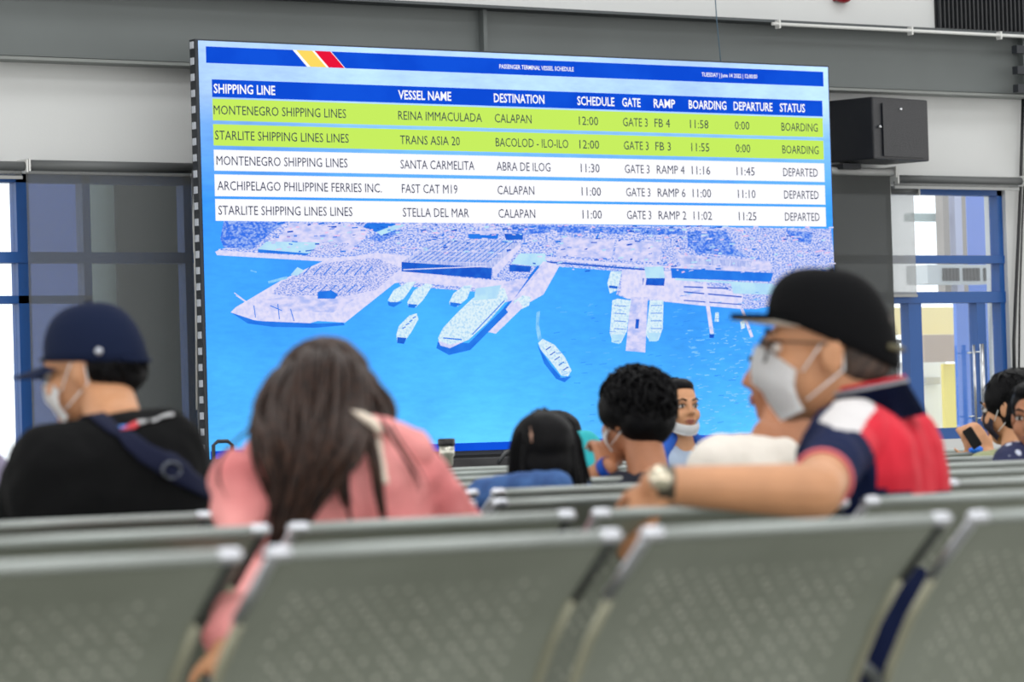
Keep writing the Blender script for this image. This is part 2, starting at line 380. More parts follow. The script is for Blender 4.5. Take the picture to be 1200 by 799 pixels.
# ------------------------------------------------------------------ display
YS = 19.3
def sc(px, py): return at(px, py, YS)
x0, x1 = sc(232, 290).x-.0, sc(977.5, 300).x; z1, z0 = sc(600, 62.5).z, sc(600, 533).z
x0 = 10.392; x1 = 15.545
dz0 = -.163+HC; dz1 = 2.523+HC
led = empty('led_video_wall', ((x0+x1)/2, YS, 0), label='huge lit display board showing ferry schedule above an aerial harbour picture', cat='display')
boxobj('cabinet', (x0-.02, YS+.004, dz0-.03), (x1+.01, YS+.08, dz1+.01), M_dark, led)
for k in range(26):
    z = dz0+.05+(dz1-dz0-.1)*k/25
    boxobj('cabinet_latch', (x0-.028, YS+.02, z), (x0-.019, YS+.06, z+.045), mat('latch_white', (200, 205, 215), .4), led)
boxobj('base_skirt', (x0+.35, YS+.02, 0), (x1-.05, YS+.5, dz0-.03), mat('skirt_black', (14, 15, 20), .7), led)
for X_ in (x0+.5, x0+1.9, x0+3.4, x1-.4): boxobj('rear_strut', (X_-.03, YS+.08, .0), (X_+.03, YS+.2, dz1-.2), M_dark, led)
def water():
    m = bpy.data.materials.new('screen_water'); m.use_nodes = True; nt = m.node_tree; N = nt.nodes; N.remove(N['Principled BSDF'])
    e = N.new('ShaderNodeEmission'); nt.links.new(e.outputs[0], N['Material Output'].inputs[0]); e.inputs[1].default_value = 1.08
    tc = N.new('ShaderNodeTexCoord'); sp_ = N.new('ShaderNodeSeparateXYZ'); nt.links.new(tc.outputs['Object'], sp_.inputs[0])
    mr = N.new('ShaderNodeMapRange'); mr.inputs[1].default_value = dz0; mr.inputs[2].default_value = dz1; nt.links.new(sp_.outputs[2], mr.inputs[0])
    r = N.new('ShaderNodeValToRGB'); nt.links.new(mr.outputs[0], r.inputs[0])
    st = ((0, (86, 184, 250)), (.12, (74, 172, 250)), (.3, (62, 156, 248)), (.5, (58, 148, 246)), (.62, (60, 150, 245)), (.8, (120, 176, 246)), (.88, (170, 205, 250)), (1, (176, 208, 251)))
    el = r.color_ramp.elements
    while len(el) < len(st): el.new(.5)
    for i, (p, c_) in enumerate(st): el[i].position = p; el[i].color = (*L(c_), 1)
    mp = N.new('ShaderNodeMapping'); mp.inputs['Scale'].default_value = (1, 1, 3.2); nt.links.new(tc.outputs['Object'], mp.inputs[0])
    n = N.new('ShaderNodeTexNoise'); n.inputs['Scale'].default_value = 7; n.inputs['Detail'].default_value = 8; n.inputs['Roughness'].default_value = .65; nt.links.new(mp.outputs[0], n.inputs['Vector'])
    n2 = N.new('ShaderNodeTexNoise'); n2.inputs['Scale'].default_value = .9; n2.inputs['Detail'].default_value = 2; nt.links.new(tc.outputs['Object'], n2.inputs['Vector'])
    a = N.new('ShaderNodeMath'); a.operation = 'MULTIPLY_ADD'; a.inputs[1].default_value = .5; nt.links.new(n.outputs['Fac'], a.inputs[0]); nt.links.new(n2.outputs['Fac'], a.inputs[2])
    m2 = N.new('ShaderNodeMapRange'); m2.inputs[1].default_value = .5; m2.inputs[2].default_value = 1.0; m2.inputs[3].default_value = .92; m2.inputs[4].default_value = 1.42; nt.links.new(a.outputs[0], m2.inputs[0])
    mx = N.new('ShaderNodeVectorMath'); mx.operation = 'SCALE'; nt.links.new(r.outputs[0], mx.inputs[0]); nt.links.new(m2.outputs[0], mx.inputs['Scale'])
    nt.links.new(mx.outputs[0], e.inputs[0]); return m
bm = bmesh.new(); bm.faces.new([bm.verts.new(p) for p in ((x0, YS, dz0), (x1, YS, dz0), (x1, YS, dz1), (x0, YS, dz1))])
pic = bobj('screen_picture', bm, water(), led, local=False); pic.location = -led.location
cityM = emat('screen_city', (226, 226, 254), (92, 140, 238), 60, (1, 1, 2), .40, .58)
cityD = emat('screen_trees', (170, 196, 250), (56, 116, 236), 55, (1, 1, 1.6), .42, .66)
landM = emat('screen_land', (226, 222, 252), (176, 190, 246), 14, (1, 1, 2), .35, .6)
yardM = emat('screen_yard', (222, 220, 252), (120, 150, 232), 70, (1, 1, 2.4), .42, .54)
roofM = emat('screen_roof', (205, 212, 250), (160, 176, 236), 30, (3, 1, .6), .4, .6)
quayM = emat('screen_quay', (230, 226, 252), (200, 206, 250), 30, lo=.3, hi=.6)
deepM = emat('screen_deep', (36, 104, 216), (28, 88, 206), 18)
shipM = emat('screen_ship', (224, 244, 252), (176, 216, 248), 60, lo=.35, hi=.55)
paleM = emat('screen_pale', (190, 232, 250), (176, 220, 250), 12)
shadM = emat('screen_shade', (44, 128, 238), (38, 118, 232), 10)
foamM = emat('screen_foam', (150, 214, 252), (110, 190, 250), 20)
shadW = emat('screen_wave_dark', (52, 140, 244)); foamW = emat('screen_wave_light', (104, 188, 252)); pinkM = emat('screen_pink', (236, 200, 236))
PM = [shadW, foamW, pinkM, cityM, cityD, landM, yardM, roofM, quayM, deepM, shipM, paleM, shadM, foamM]
bm = bmesh.new(); lay = [0]
def poly(pts, m):
    lay[0] += 1; y = YS-.0012-lay[0]*.00012
    P_ = [sc(*p) for p in pts]
    f = bm.faces.new([bm.verts.new((p.x, y, p.z)) for p in P_]); f.material_index = PM.index(m)
    f.normal_update()
    if f.normal.y > 0: f.normal_flip()
def line(a, b, wd, m):
    a, b = V(a), V(b); n_ = V((-(b-a).y, (b-a).x)).normalized()*wd/2
    poly([a+n_, b+n_, b-n_, a-n_], m)
poly([(262, 259), (600, 262), (974, 268), (977, 300), (977, 345), (885, 362), (868, 362), (830, 358), (735, 350), (722, 345), (727, 318), (652, 312), (600, 345), (470, 335), (438, 300), (380, 303), (255, 298), (256, 292), (300, 285)], cityM)
poly([(262, 259), (335, 260), (318, 272), (296, 292), (262, 290), (258, 280)], cityD)
poly([(800, 268), (974, 270), (976, 300), (930, 312), (880, 300), (830, 300), (805, 285)], cityM)
poly([(805, 271), (850, 270), (862, 292), (880, 302), (816, 296), (806, 288)], cityD)
poly([(920, 270), (952, 272), (950, 286), (930, 282)], cityD)
poly([(600, 263), (800, 268), (800, 276), (650, 272), (600, 276)], cityD)
poly([(340, 261), (420, 265), (440, 262), (410, 296), (296, 293), (330, 275)], landM)
poly([(430, 261), (470, 262), (440, 272), (425, 266)], shadM)
poly([(312, 283), (375, 284), (362, 297), (302, 292)], paleM)
poly([(302, 292), (362, 297), (360, 299), (302, 296)], shadM)
poly([(378, 284), (410, 285), (396, 297), (366, 297)], yardM)
poly([(252, 295), (256, 293), (380, 302), (440, 300), (430, 306), (374, 306), (254, 299)], quayM)
# left quay with its yard of cars
poly([(270, 366), (276, 360), (330, 328), (378, 306), (440, 296), (480, 300), (560, 318), (480, 328), (462, 332), (404, 378), (372, 376), (362, 379), (320, 378), (290, 374)], quayM)
poly([(330, 330), (380, 308), (440, 302), (470, 314), (440, 340), (380, 352), (345, 348), (318, 344)], yardM)
poly([(300, 352), (350, 346), (420, 348), (390, 366), (310, 364)], landM)
poly([(372, 342), (388, 340), (396, 345), (392, 350), (372, 350)], shadM)
poly([(270, 366), (300, 376), (372, 379), (402, 378), (404, 381), (370, 384), (320, 383), (290, 379)], shadM)
for k in range(7):
    line((355+k*12, 322), (364+k*12, 312), 1.2, shadM); line((352+k*11, 342), (361+k*11, 334), 1.0, shadM)
for a in (((274, 343), (297, 360)), ((276, 346), (298, 361)), ((297, 358), (299, 372)), ((325, 356), (327, 374)), ((316, 358), (330, 364)), ((340, 362), (344, 376))): line(*a, 1.0, quayM if a[0][0] < 290 else shadM)
line((314, 331), (336, 325), 3, foamM); poly([(340, 322), (348, 313), (356, 317), (348, 323)], paleM)
# terminal hall
poly([(512, 281), (609, 284), (576, 314), (470, 307)], roofM)
poly([(470, 307), (576, 314), (575, 327), (470, 318)], deepM); poly([(576, 314), (609, 284), (610, 290), (578, 326)], quayM)
line((472, 316), (570, 312), 1.2, quayM)
for k in range(15): line((514+k*6.2, 283), (478+k*6.6, 307), .9, shadM)
for k in range(4): line((500-k*8, 287+k*6), (602-k*8, 291+k*6), .7, landM)
poly([(470, 319), (575, 328), (600, 330), (598, 342), (560, 338), (520, 334), (468, 330)], quayM)
poly([(548, 274), (584, 273), (582, 280), (548, 280)], shadM); poly([(548, 271), (584, 270), (584, 274), (548, 274)], landM)
poly([(590, 274), (612, 274), (612, 281), (592, 281)], deepM)
poly([(430, 280), (455, 266), (472, 270), (446, 284)], cityD); poly([(440, 272), (466, 262), (474, 264), (446, 276)], paleM)
# middle pier, second hall
poly([(608, 297), (638, 297), (640, 309), (626, 312), (598, 309)], paleM); poly([(596, 310), (622, 312), (620, 319), (596, 318)], deepM)
line((638, 303), (756, 312), 3, quayM); line((640, 307), (756, 316), 2, deepM); line((756, 311), (860, 318), 2.5, quayM)
poly([(636, 306), (655, 311), (636, 345), (606, 362), (590, 382), (570, 390), (568, 386), (600, 350)], quayM)
line((630, 312), (590, 362), 3, shadM); line((634, 312), (594, 364), 2.5, landM)
poly([(590, 330), (618, 326), (600, 352), (584, 356)], landM)
poly([(602, 352), (612, 346), (621, 348), (619, 358), (606, 364), (600, 360)], shipM)
poly([(567, 388), (606, 352), (612, 360), (580, 391)], quayM)
line((700, 275), (690, 300), 2, shadM)
poly([(660, 278), (720, 281), (715, 303), (650, 300)], landM); poly([(722, 281), (775, 284), (772, 308), (718, 304)], landM)
for k in range(5): line((776+k*5, 282), (780+k*5, 308), 1.6, yardM)
# right piers
poly([(728, 316), (800, 318), (812, 330), (870, 345), (868, 362), (820, 358), (784, 354), (757, 350), (734, 350), (726, 345)], quayM)
poly([(754, 313), (776, 312), (778, 326), (756, 326)], paleM); poly([(752, 326), (778, 326), (777, 335), (752, 334)], deepM)
poly([(738, 348), (758, 348), (755, 413), (732, 411)], landM); line((755, 326), (748, 372), 3, quayM); poly([(744, 374), (748, 374), (747, 385), (743, 385)], deepM)
poly([(788, 298), (900, 306), (905, 316), (870, 320), (800, 314)], landM); poly([(785, 314), (905, 320), (902, 330), (786, 326)], shadM)
poly([(800, 302), (880, 306), (878, 313), (800, 309)], roofM)
line((790, 327), (905, 334), 2.5, paleM); poly([(855, 332), (925, 336), (925, 346), (858, 344)], paleM)
line((800, 342), (868, 348), 1.5, deepM); line((800, 336), (852, 338), 1.5, deepM); line((800, 352), (868, 357), 1.2, deepM)
line((824, 330), (833, 391), 4.5, quayM); line((868, 362), (880, 395), 3.5, quayM); poly([(830, 391), (836, 391), (835, 396), (830, 396)], deepM)
poly([(837, 366), (841, 366), (841, 377), (836, 377)], shipM); poly([(866, 377), (871, 374), (872, 384), (867, 386)], shipM)
# ships
poly([(512, 400), (548, 402), (590, 360), (594, 366), (550, 410), (525, 416), (510, 408)], shadM)
poly([(512, 396), (518, 384), (535, 366), (552, 350), (575, 336), (590, 338), (594, 350), (570, 378), (548, 398), (526, 407), (515, 404)], shipM)
poly([(556, 338), (586, 334), (580, 350), (554, 352)], paleM); line((518, 396), (540, 398), 1.5, shadM); line((552, 392), (590, 352), 1.2, shadM); poly([(512, 399), (526, 404), (545, 399), (526, 408), (515, 405)], quayM)
poly([(525, 354), (530, 344), (542, 335), (552, 334), (546, 350), (535, 359), (526, 358)], shipM); poly([(526, 354), (540, 356), (532, 360), (526, 358)], shadM)
poly([(453, 352), (460, 340), (476, 331), (486, 330), (472, 350), (460, 356)], shipM); poly([(453, 354), (470, 354), (460, 360), (454, 358)], shadM)
poly([(476, 354), (484, 340), (498, 332), (506, 334), (494, 352), (486, 360), (477, 359)], shipM); poly([(477, 356), (488, 357), (484, 361), (477, 360)], shadM)
poly([(463, 392), (466, 382), (478, 370), (487, 367), (489, 374), (480, 390), (472, 401), (464, 401)], shipM); poly([(464, 395), (475, 396), (472, 403), (464, 402)], deepM)
for k in range(4): line((470+k*4, 385-k*4), (474+k*4, 383-k*4), 1.2, shadM)
poly([(716, 352), (722, 350), (738, 352), (733, 388), (726, 402), (716, 400), (713, 390)], shipM); poly([(715, 392), (731, 392), (724, 403), (715, 401)], paleM)
poly([(760, 352), (776, 352), (775, 385), (770, 399), (760, 400), (755, 392)], shipM); poly([(757, 390), (773, 390), (768, 400), (759, 400)], paleM)
for k in range(4): line((718, 358+k*9), (732, 359+k*9), .8, shadM); line((761, 358+k*9), (774, 358+k*9), .8, shadM)
poly([(714, 318), (727, 318), (722, 340), (713, 344), (710, 332)], shipM); line((712, 336), (722, 337), 3, deepM)
for p in ((752, 330), (768, 330)): pass
poly([(629, 402), (634, 397), (648, 404), (660, 418), (668, 434), (664, 441), (656, 440), (644, 424), (632, 410)], shipM)
poly([(628, 404), (644, 428), (656, 442), (668, 441), (660, 448), (650, 444), (636, 426)], shadM)
for k in range(5): line((638+k*5, 410+k*6), (644+k*5, 406+k*6), 1.2, deepM)
poly([(627, 366), (631, 364), (630, 380), (633, 397), (629, 400), (626, 384)], foamM)
line((292, 317), (299, 319), 1.5, foamM)
rs = random.Random(5)
for _ in range(420):
    u = rs.random(); px_ = 790+rs.random()**.8*185; py_ = 385+rs.random()*125
    if px_ < 800 and rs.random() < .5 or px_ > 968: continue
    l = rs.uniform(2, 7); line((px_, py_), (px_+l, py_+rs.uniform(-2, 1)), rs.uniform(.5, 1.1), foamM)
for _ in range(260):
    px_ = 640+rs.random()*330; py_ = 340+rs.random()*170; l = rs.uniform(3, 9)
    if 722 < px_ < 780 and py_ < 415: continue
    line((px_, py_), (px_+l, py_-rs.uniform(0, 1.5)), .6, shadW if rs.random() < .5 else foamW)
for _ in range(520):   # cars, sheds and roofs of the port town
    px_ = rs.uniform(300, 975); f_ = (px_-262)/712; py_ = 262+6*f_+rs.random()**1.3*(34+20*(px_ > 610))
    l = rs.uniform(2, 7)
    if px_ > 964: continue
    line((px_, py_), (px_+l, py_+rs.uniform(-1.2, .6)), rs.uniform(.7, 2.0), rs.choice([quayM, quayM, landM, shadM, deepM, pinkM, paleM]))
# bottom strip
poly([(247.5, 531), (984.5, 505), (985, 515.5), (248.5, 541.5)], emat('screen_strip', (16, 104, 232))) if False else None
o = bobj('harbour_view', bm, PM, led, local=False); o.location = -led.location
stripM = emat('screen_blue_bar', (18, 84, 222), (14, 76, 214), 3)
greenM = emat('screen_green_row', (200, 240, 96)); whiteM = emat('screen_white_row', (250, 250, 255), strength=1.05)
tW = emat('screen_white_text', (255, 255, 255), strength=1.05); tK = emat('screen_dark_text', (52, 58, 84))
def bar_(name, xa, xb, za, zb, m, k=0, parent=led):
    bm = bmesh.new(); y = YS-.02-.001*k
    box(bm, (xa, y, za), (xb, y+.0006, zb)); o = bobj(name, bm, m, parent, local=False); o.location = -led.location; return o
def zrow(px0, y0, px1, y1): return (sc(px0, y0).z+sc(px1, y1).z)/2
zb0, zb1 = dz0, zrow(537, 526, 860, 511)
xa, xb = x0+.045, x1-.06
bar_('blue_bar', xa, xb, zrow(239, 72.5, 964, 103), zrow(239, 53, 964, 86), stripM)
bar_('blue_bar', x0, x1, dz0, dz0+.052, stripM)
RX0, RX1 = sc(247.5, 130).x, sc(962.5, 150).x
hz = [(91.5, 113.7, 120, 137), (114.3, 141.5, 140, 161), (144, 169.5, 166.5, 188.5), (173, 199, 194, 214.5), (202, 229, 219.5, 241), (231, 258, 245, 266.5)]
rowz = []
for i, (a0, a1, b0, b1) in enumerate(hz):
    zt2_, zb2_ = zrow(247+i, a0, 962+i, b0), zrow(247+i, a1, 962+i, b1); rowz.append((zb2_, zt2_))
    bar_('table_row', RX0, RX1, zb2_, zt2_, [stripM, greenM, greenM, whiteM, whiteM, whiteM][i])
tz = zrow(239, 53, 964, 86); bz = zrow(239, 72.5, 964, 103)
for nm, xs, m in (('stripe', (341, 405, -1), tW), ('stripe', (345, 378, 0), emat('stripe_yellow', (255, 220, 100))), ('stripe', (366.5, 398, 0), emat('stripe_red', (235, 24, 60)))):
    h0 = sc(xs[0], 57).x; wd = (.12 if m is not tW else .29); sl = .105; bm = bmesh.new(); y = YS-.0215-(.0005 if m is not tW else 0)
    bm.faces.new([bm.verts.new(p) for p in ((h0+sl, y, bz), (h0+sl+wd, y, bz), (h0+wd, y, tz), (h0, y, tz))])
    o = bobj(nm, bm, m, led, local=False); o.location = -led.location
def text(s, pxa, pya, pxb, hgt, m, zc=None, bold=0):
    c_ = bpy.data.curves.new('t', 'FONT'); c_.body = s; c_.size = 1; c_.resolution_u = 2; c_.offset = bold
    t = bpy.data.objects.new('t', c_); COL.objects.link(t)
    me = bpy.data.meshes.new_from_object(t); bpy.data.objects.remove(t)
    xs = [v.co.x for v in me.vertices]; ys = [v.co.y for v in me.vertices]
    a, b = sc(pxa, pya), sc(pxb, pya); wx = (b.x-a.x)/(max(xs)-min(xs)); hz_ = hgt/.73
    z = (zc if zc is not None else a.z)-hgt/2; mx_ = min(xs)
    for v in me.vertices: v.co = V((a.x+(v.co.x-mx_)*wx, YS-.024, z+v.co.y*hz_))-led.location
    me.materials.clear(); me.name = 'lettering'
    return link('lettering', me, m, led)
def rowtext(i, items, m, h=.062, bold=0):
    zc = sum(rowz[i])/2
    for s, a, b in items: text(s, a, 130+25*i, b, h, m, zc, bold)
rowtext(0, [('SHIPPING LINE', 249, 321), ('VESSEL NAME', 465, 527), ('DESTINATION', 577, 636), ('SCHEDULE', 674.5, 718), ('GATE', 727, 748.5), ('RAMP', 764, 789), ('BOARDING', 805, 849), ('DEPARTURE', 857.5, 903), ('STATUS', 911.5, 941)], tW, bold=.016)
rowtext(1, [('MONTENEGRO SHIPPING LINES', 249, 404), ('REINA IMMACULADA', 465, 563), ('CALAPAN', 578, 621), ('12:00', 676.5, 699), ('GATE 3', 728, 757), ('FB 4', 765, 783), ('11:58', 806.5, 828), ('0:00', 859, 876), ('BOARDING', 913.5, 956)], tK)
rowtext(2, [('STARLITE SHIPPING LINES LINES', 250.5, 407), ('TRANS ASIA 20', 467, 537), ('BACOLOD - ILO-ILO', 579, 664), ('12:00', 677, 700), ('GATE 3', 729, 758), ('FB 3', 766, 784), ('11:55', 808, 829), ('0:00', 860, 877), ('BOARDING', 914.5, 957)], tK)
rowtext(3, [('MONTENEGRO SHIPPING LINES', 252, 405.5), ('SANTA CARMELITA', 467.5, 554), ('ABRA DE ILOG', 580, 643), ('11:30', 678.5, 700.5), ('GATE 3', 730, 759), ('RAMP 4', 767.5, 800), ('11:16', 808.5, 830), ('11:45', 861, 882), ('DEPARTED', 915.5, 956)], tK)
rowtext(4, [('ARCHIPELAGO PHILIPPINE FERRIES INC.', 253, 445.5), ('FAST CAT M19', 469, 534), ('CALAPAN', 581, 624), ('11:00', 679.5, 702), ('GATE 3', 731.5, 760), ('RAMP 6', 768.5, 801), ('11:00', 809.5, 831), ('11:10', 862.5, 883), ('DEPARTED', 916.5, 957)], tK)
rowtext(5, [('STARLITE SHIPPING LINES LINES', 254, 411), ('STELLA DEL MAR', 470, 547.5), ('CALAPAN', 582, 625), ('11:00', 680.5, 703), ('GATE 3', 732.5, 761), ('RAMP 2', 769.5, 802), ('11:02', 810.5, 832), ('11:25', 863.5, 884), ('DEPARTED', 917.5, 958)], tK)
text('PASSENGER TERMINAL VESSEL SCHEDULE', 583, 79, 670, .03, tW, (tz+bz)/2, .012)
text('TUESDAY | June 14 2022 | 12:00:00', 820, 91, 885, .03, tW, (tz+bz)/2, .012)
# things beside the display
bm = bmesh.new(); tube(bm, [at(229, 195, YS+.3), at(227, 260, YS+.3), at(230, 350, YS+.3), at(231, 480, YS+.3)], .008, 6)
tag(bobj('white_cable', bm, M_pipe), 'thin white cable hanging left of the display edge', 'cable')
a, b = pxbox(230, 200, 244, 560, YS+.45, .1)
tag(boxobj('steel_post', (a[0]-.02, a[1]-.13, 0), (a[0]+.09, b[1]-.13, b[2]), mat('post_dark', (86, 88, 92), .5)), 'grey steel post between the left blind and the display', 'post')
a, b = pxbox(962, 190, 1030, 202, YW-.3, .2)

# ------------------------------------------------------------------ benches
SEATZ = .84; PITCH_X = .58; SW = .524
def perf():
    m = bpy.data.materials.new('perforated_steel'); m.use_nodes = True; nt = m.node_tree; N = nt.nodes; b = N['Principled BSDF']
    b.inputs['Metallic'].default_value = .35; b.inputs['Roughness'].default_value = .42
    tc = N.new('ShaderNodeTexCoord'); mp = N.new('ShaderNodeMapping'); mp.inputs['Rotation'].default_value = (0, math.radians(45), 0); nt.links.new(tc.outputs['UV'], mp.inputs[0])
    s = N.new('ShaderNodeSeparateXYZ'); nt.links.new(tc.outputs['UV'], s.inputs[0])
    def mt(op, a=None, b_=None, v=None):
        q_ = N.new('ShaderNodeMath'); q_.operation = op
        if a is not None: nt.links.new(a, q_.inputs[0])
        if b_ is not None: nt.links.new(b_, q_.inputs[1])
        if v is not None: q_.inputs[1].default_value = v
        return q_.outputs[0]
    k = 1/.030
    u = mt('MULTIPLY', s.outputs[0], v=k); v_ = mt('MULTIPLY', s.outputs[1], v=k)
    a = mt('ADD', u, v_); c_ = mt('SUBTRACT', u, v_)
    fa = mt('SUBTRACT', mt('FRACT', a), v=.5); fc = mt('SUBTRACT', mt('FRACT', c_), v=.5)
    d2 = mt('ADD', mt('MULTIPLY', fa, fa), mt('MULTIPLY', fc, fc)); hole_glint = mt('LESS_THAN', d2, v=.04)
    wn = N.new('ShaderNodeTexWhiteNoise'); wn.noise_dimensions = '2D'; cb = N.new('ShaderNodeCombineXYZ'); nt.links.new(mt('FLOOR', a), cb.inputs[0]); nt.links.new(mt('FLOOR', c_), cb.inputs[1]); nt.links.new(cb.outputs[0], wn.inputs['Vector']); hole_glint = mt('MULTIPLY', hole_glint, wn.outputs['Value'])
    # only inside the field
    iu = mt('LESS_THAN', mt('ABSOLUTE', s.outputs[0]), v=.2); iv = mt('GREATER_THAN', s.outputs[1], v=.085); iv2 = mt('LESS_THAN', s.outputs[1], v=.46)
    msk = mt('MULTIPLY', mt('MULTIPLY', iu, iv), mt('MULTIPLY', hole_glint, iv2))
    n = N.new('ShaderNodeTexNoise'); n.inputs['Scale'].default_value = 6; nt.links.new(tc.outputs['Object'], n.inputs['Vector'])
    r = N.new('ShaderNodeValToRGB'); nt.links.new(n.outputs['Fac'], r.inputs[0]); r.color_ramp.elements[0].color = (*L((126, 132, 120)), 1); r.color_ramp.elements[1].color = (*L((150, 156, 146)), 1)
    nt.links.new(r.outputs[0], b.inputs['Base Color'])
    t = N.new('ShaderNodeBsdfPrincipled'); t.inputs[0].default_value = (*L((196, 196, 186)), 1); t.inputs['Roughness'].default_value = .4; x = N.new('ShaderNodeMixShader'); nt.links.new(msk, x.inputs[0]); nt.links.new(b.outputs[0], x.inputs[1]); nt.links.new(t.outputs[0], x.inputs[2])  # light caught in the perforations is painted as paler opaque dots
    nt.links.new(x.outputs[0], N['Material Output'].inputs[0]); return m
M_perf = perf()
M_lip = mat('rail_grey', (160, 167, 165), .35, .3, var=.05)
M_edge = mat('edge_beige', (152, 152, 132), .4, .3)
M_cap = mat('cap_chrome', (205, 208, 216), .28, 1)
M_leg = mat('bench_leg', (70, 74, 74), .4, .6)
PROF = [(0.0, .0), (.012, -.012), (.05, -.045), (.10, -.088), (.155, -.15), (.205, -.225), (.245, -.31), (.27, -.385), (.30, -.42), (.36, -.43), (.48, -.425), (.62, -.405), (.68, -.41), (.70, -.43)]
def panel_mesh(prof, name, s0):
    bm = bmesh.new(); uvl = bm.loops.layers.uv.new('UVMap'); nx = 10; rows = []; s = s0; S_ = []
    for j, (y, z) in enumerate(prof):
        if j: s += math.hypot(y-prof[j-1][0], z-prof[j-1][1])
        S_.append(s)
        row = []
        for i in range(nx+1):
            t = i/nx*2-1; x = t*SW/2*(1-.02*min(1, s/.4)); bow = .018*(1-t*t)*min(1, s/.12)
            row.append(bm.verts.new((x, y+bow, z)))
        rows.append(row)
    for j in range(len(rows)-1):
        for i in range(nx):
            f = bm.faces.new((rows[j][i], rows[j][i+1], rows[j+1][i+1], rows[j+1][i])); f.smooth = True
            for lp, (a_, b_) in zip(f.loops, ((j, i), (j, i+1), (j+1, i+1), (j+1, i))): lp[uvl].uv = ((b_/nx*2-1)*SW/2, S_[a_])
    me = bpy.data.meshes.new(name); bm.to_mesh(me); bm.free(); me.materials.append(M_perf); return me
ME_back = panel_mesh(PROF[:8], 'backrest', 0); ME_pan = panel_mesh(PROF[7:], 'seat_pan', .08)
def mk(name, fn, m):
    bm = bmesh.new(); fn(bm); bmesh.ops.recalc_face_normals(bm, faces=bm.faces); me = bpy.data.meshes.new(name); bm.to_mesh(me); bm.free(); me.materials.append(m); return me
ME_rail = mk('top_rail', lambda bm: tube(bm, [(-SW/2+.012, 0, 0), (SW/2-.012, 0, 0)], .0085, 12), M_lip)
ME_cap = mk('end_cap', lambda bm: cap_(bm, (-.011, 0, 0), (.009, 0, 0), .0100, .0100), M_cap)
ME_rod = mk('side_rod', lambda bm: tube(bm, [(0, y, z) for y, z in PROF[0:4]], .008, 8), M_cap)
ME_rod2 = mk('side_edge', lambda bm: tube(bm, [(0, y, z) for y, z in PROF[0:4]], .007, 8), M_leg)
ME_edge = mk('side_edge', lambda bm: tube(bm, [(0, y, z) for y, z in PROF[3:9]], .007, 8), M_edge)
for me in (ME_rail, ME_cap, ME_rod, ME_edge):
    for p in me.polygons: p.use_smooth = True
def plc(me, par, loc):
    o = bpy.data.objects.new(me.name.split('.')[0], me); COL.objects.link(o); o.parent = par; o.location = loc; return o
ROWY = lambda i: 3.757+(i-1)*.9231
def bench(i, xs, n, label):
    Y = ROWY(i); r = empty('waiting_bench', (xs+n*PITCH_X/2, Y, 0), label=label, cat='bench', group='rows of perforated steel waiting benches')
    for j in range(n):
        x = (j+.5)*PITCH_X-n*PITCH_X/2
        bk = plc(ME_back, r, (x, 0, SEATZ-.0)); pn = plc(ME_pan, r, (x, 0, SEATZ))
        tr = plc(ME_rail, r, (x, 0, SEATZ))
        for s in (-1, 1):
            plc(ME_cap, tr, (s*(SW/2-.008), 0, 0)); plc(ME_rod if s < 0 else ME_rod2, bk, (s*SW/2, 0, 0)); plc(ME_edge, bk, (s*SW/2*.985, 0, 0))
    W_ = n*PITCH_X
    boxobj_l('support_beam', (-W_/2+.1, .36, .33), (W_/2-.1, .42, .39), M_leg, r)
    for s in (-1, 1):
        bm = bmesh.new(); x = s*(W_/2-.45)
        tube(bm, [(x, .39, .33), (x, .39, .06)], .025, 8); tube(bm, [(x, .12, .03), (x, .39, .07), (x, .66, .03)], .02, 8); tube(bm, [(x, .12, .0), (x, .12, .04)], .022, 8); tube(bm, [(x, .66, .0), (x, .66, .04)], .022, 8)
        bobj('leg', bm, M_leg, r, local=False)
    for j in range(n+1):
        x = j*PITCH_X-W_/2+(.02 if j == 0 else -.02 if j == n else 0)
        bm = bmesh.new(); tube(bm, [(x, .24, .42), (x, .2, .5), (x, .2, .6), (x, .26, .63), (x, .56, .62), (x, .6, .58), (x, .58, .42)], .012, 6); bobj('armrest', bm, M_leg, r, local=False)
    return r
def boxobj_l(name, a, b, m, par):
    bm = bmesh.new(); box(bm, a, b); return bobj(name, bm, m, par, local=False)
G0 = 2.0825
bench(1, G0-.58, 4, 'nearest grey-green perforated steel bench filling the bottom of the picture')
bench(2, 2.0605, 4, 'second nearest bench, under the pink sweater and the tanned forearm')
bench(3, 3.62-4*.58-.002, 4, 'third row bench at left, carrying the person in the navy cap')
bench(3, 3.622, 4, 'third row bench carrying the person in the white t-shirt')
bench(4, 4.22-4*.58, 4, 'fourth row bench at left, mostly hidden by the pink sweater')
bench(4, 4.222, 4, 'fourth row bench behind the person in the denim jacket')
bench(5, 3.23, 4, 'fifth row bench, left half of its row')
bench(5, 5.62, 4, 'fifth row bench at right, behind the polka dot top')
bench(6, 3.45, 4, 'sixth row bench, left half of its row')
bench(6, 5.80, 4, 'sixth row bench at right, by the hands with the phone')
bench(7, 4.05, 4, 'seventh row bench, left half of its row')
bench(7, 6.42, 4, 'seventh row bench at right carrying the small blue thing')
bench(8, 4.55, 4, 'farthest bench at left, with the silver tumbler on its top rail')
bench(8, 6.90, 4, 'farthest bench at right, under the window sill')
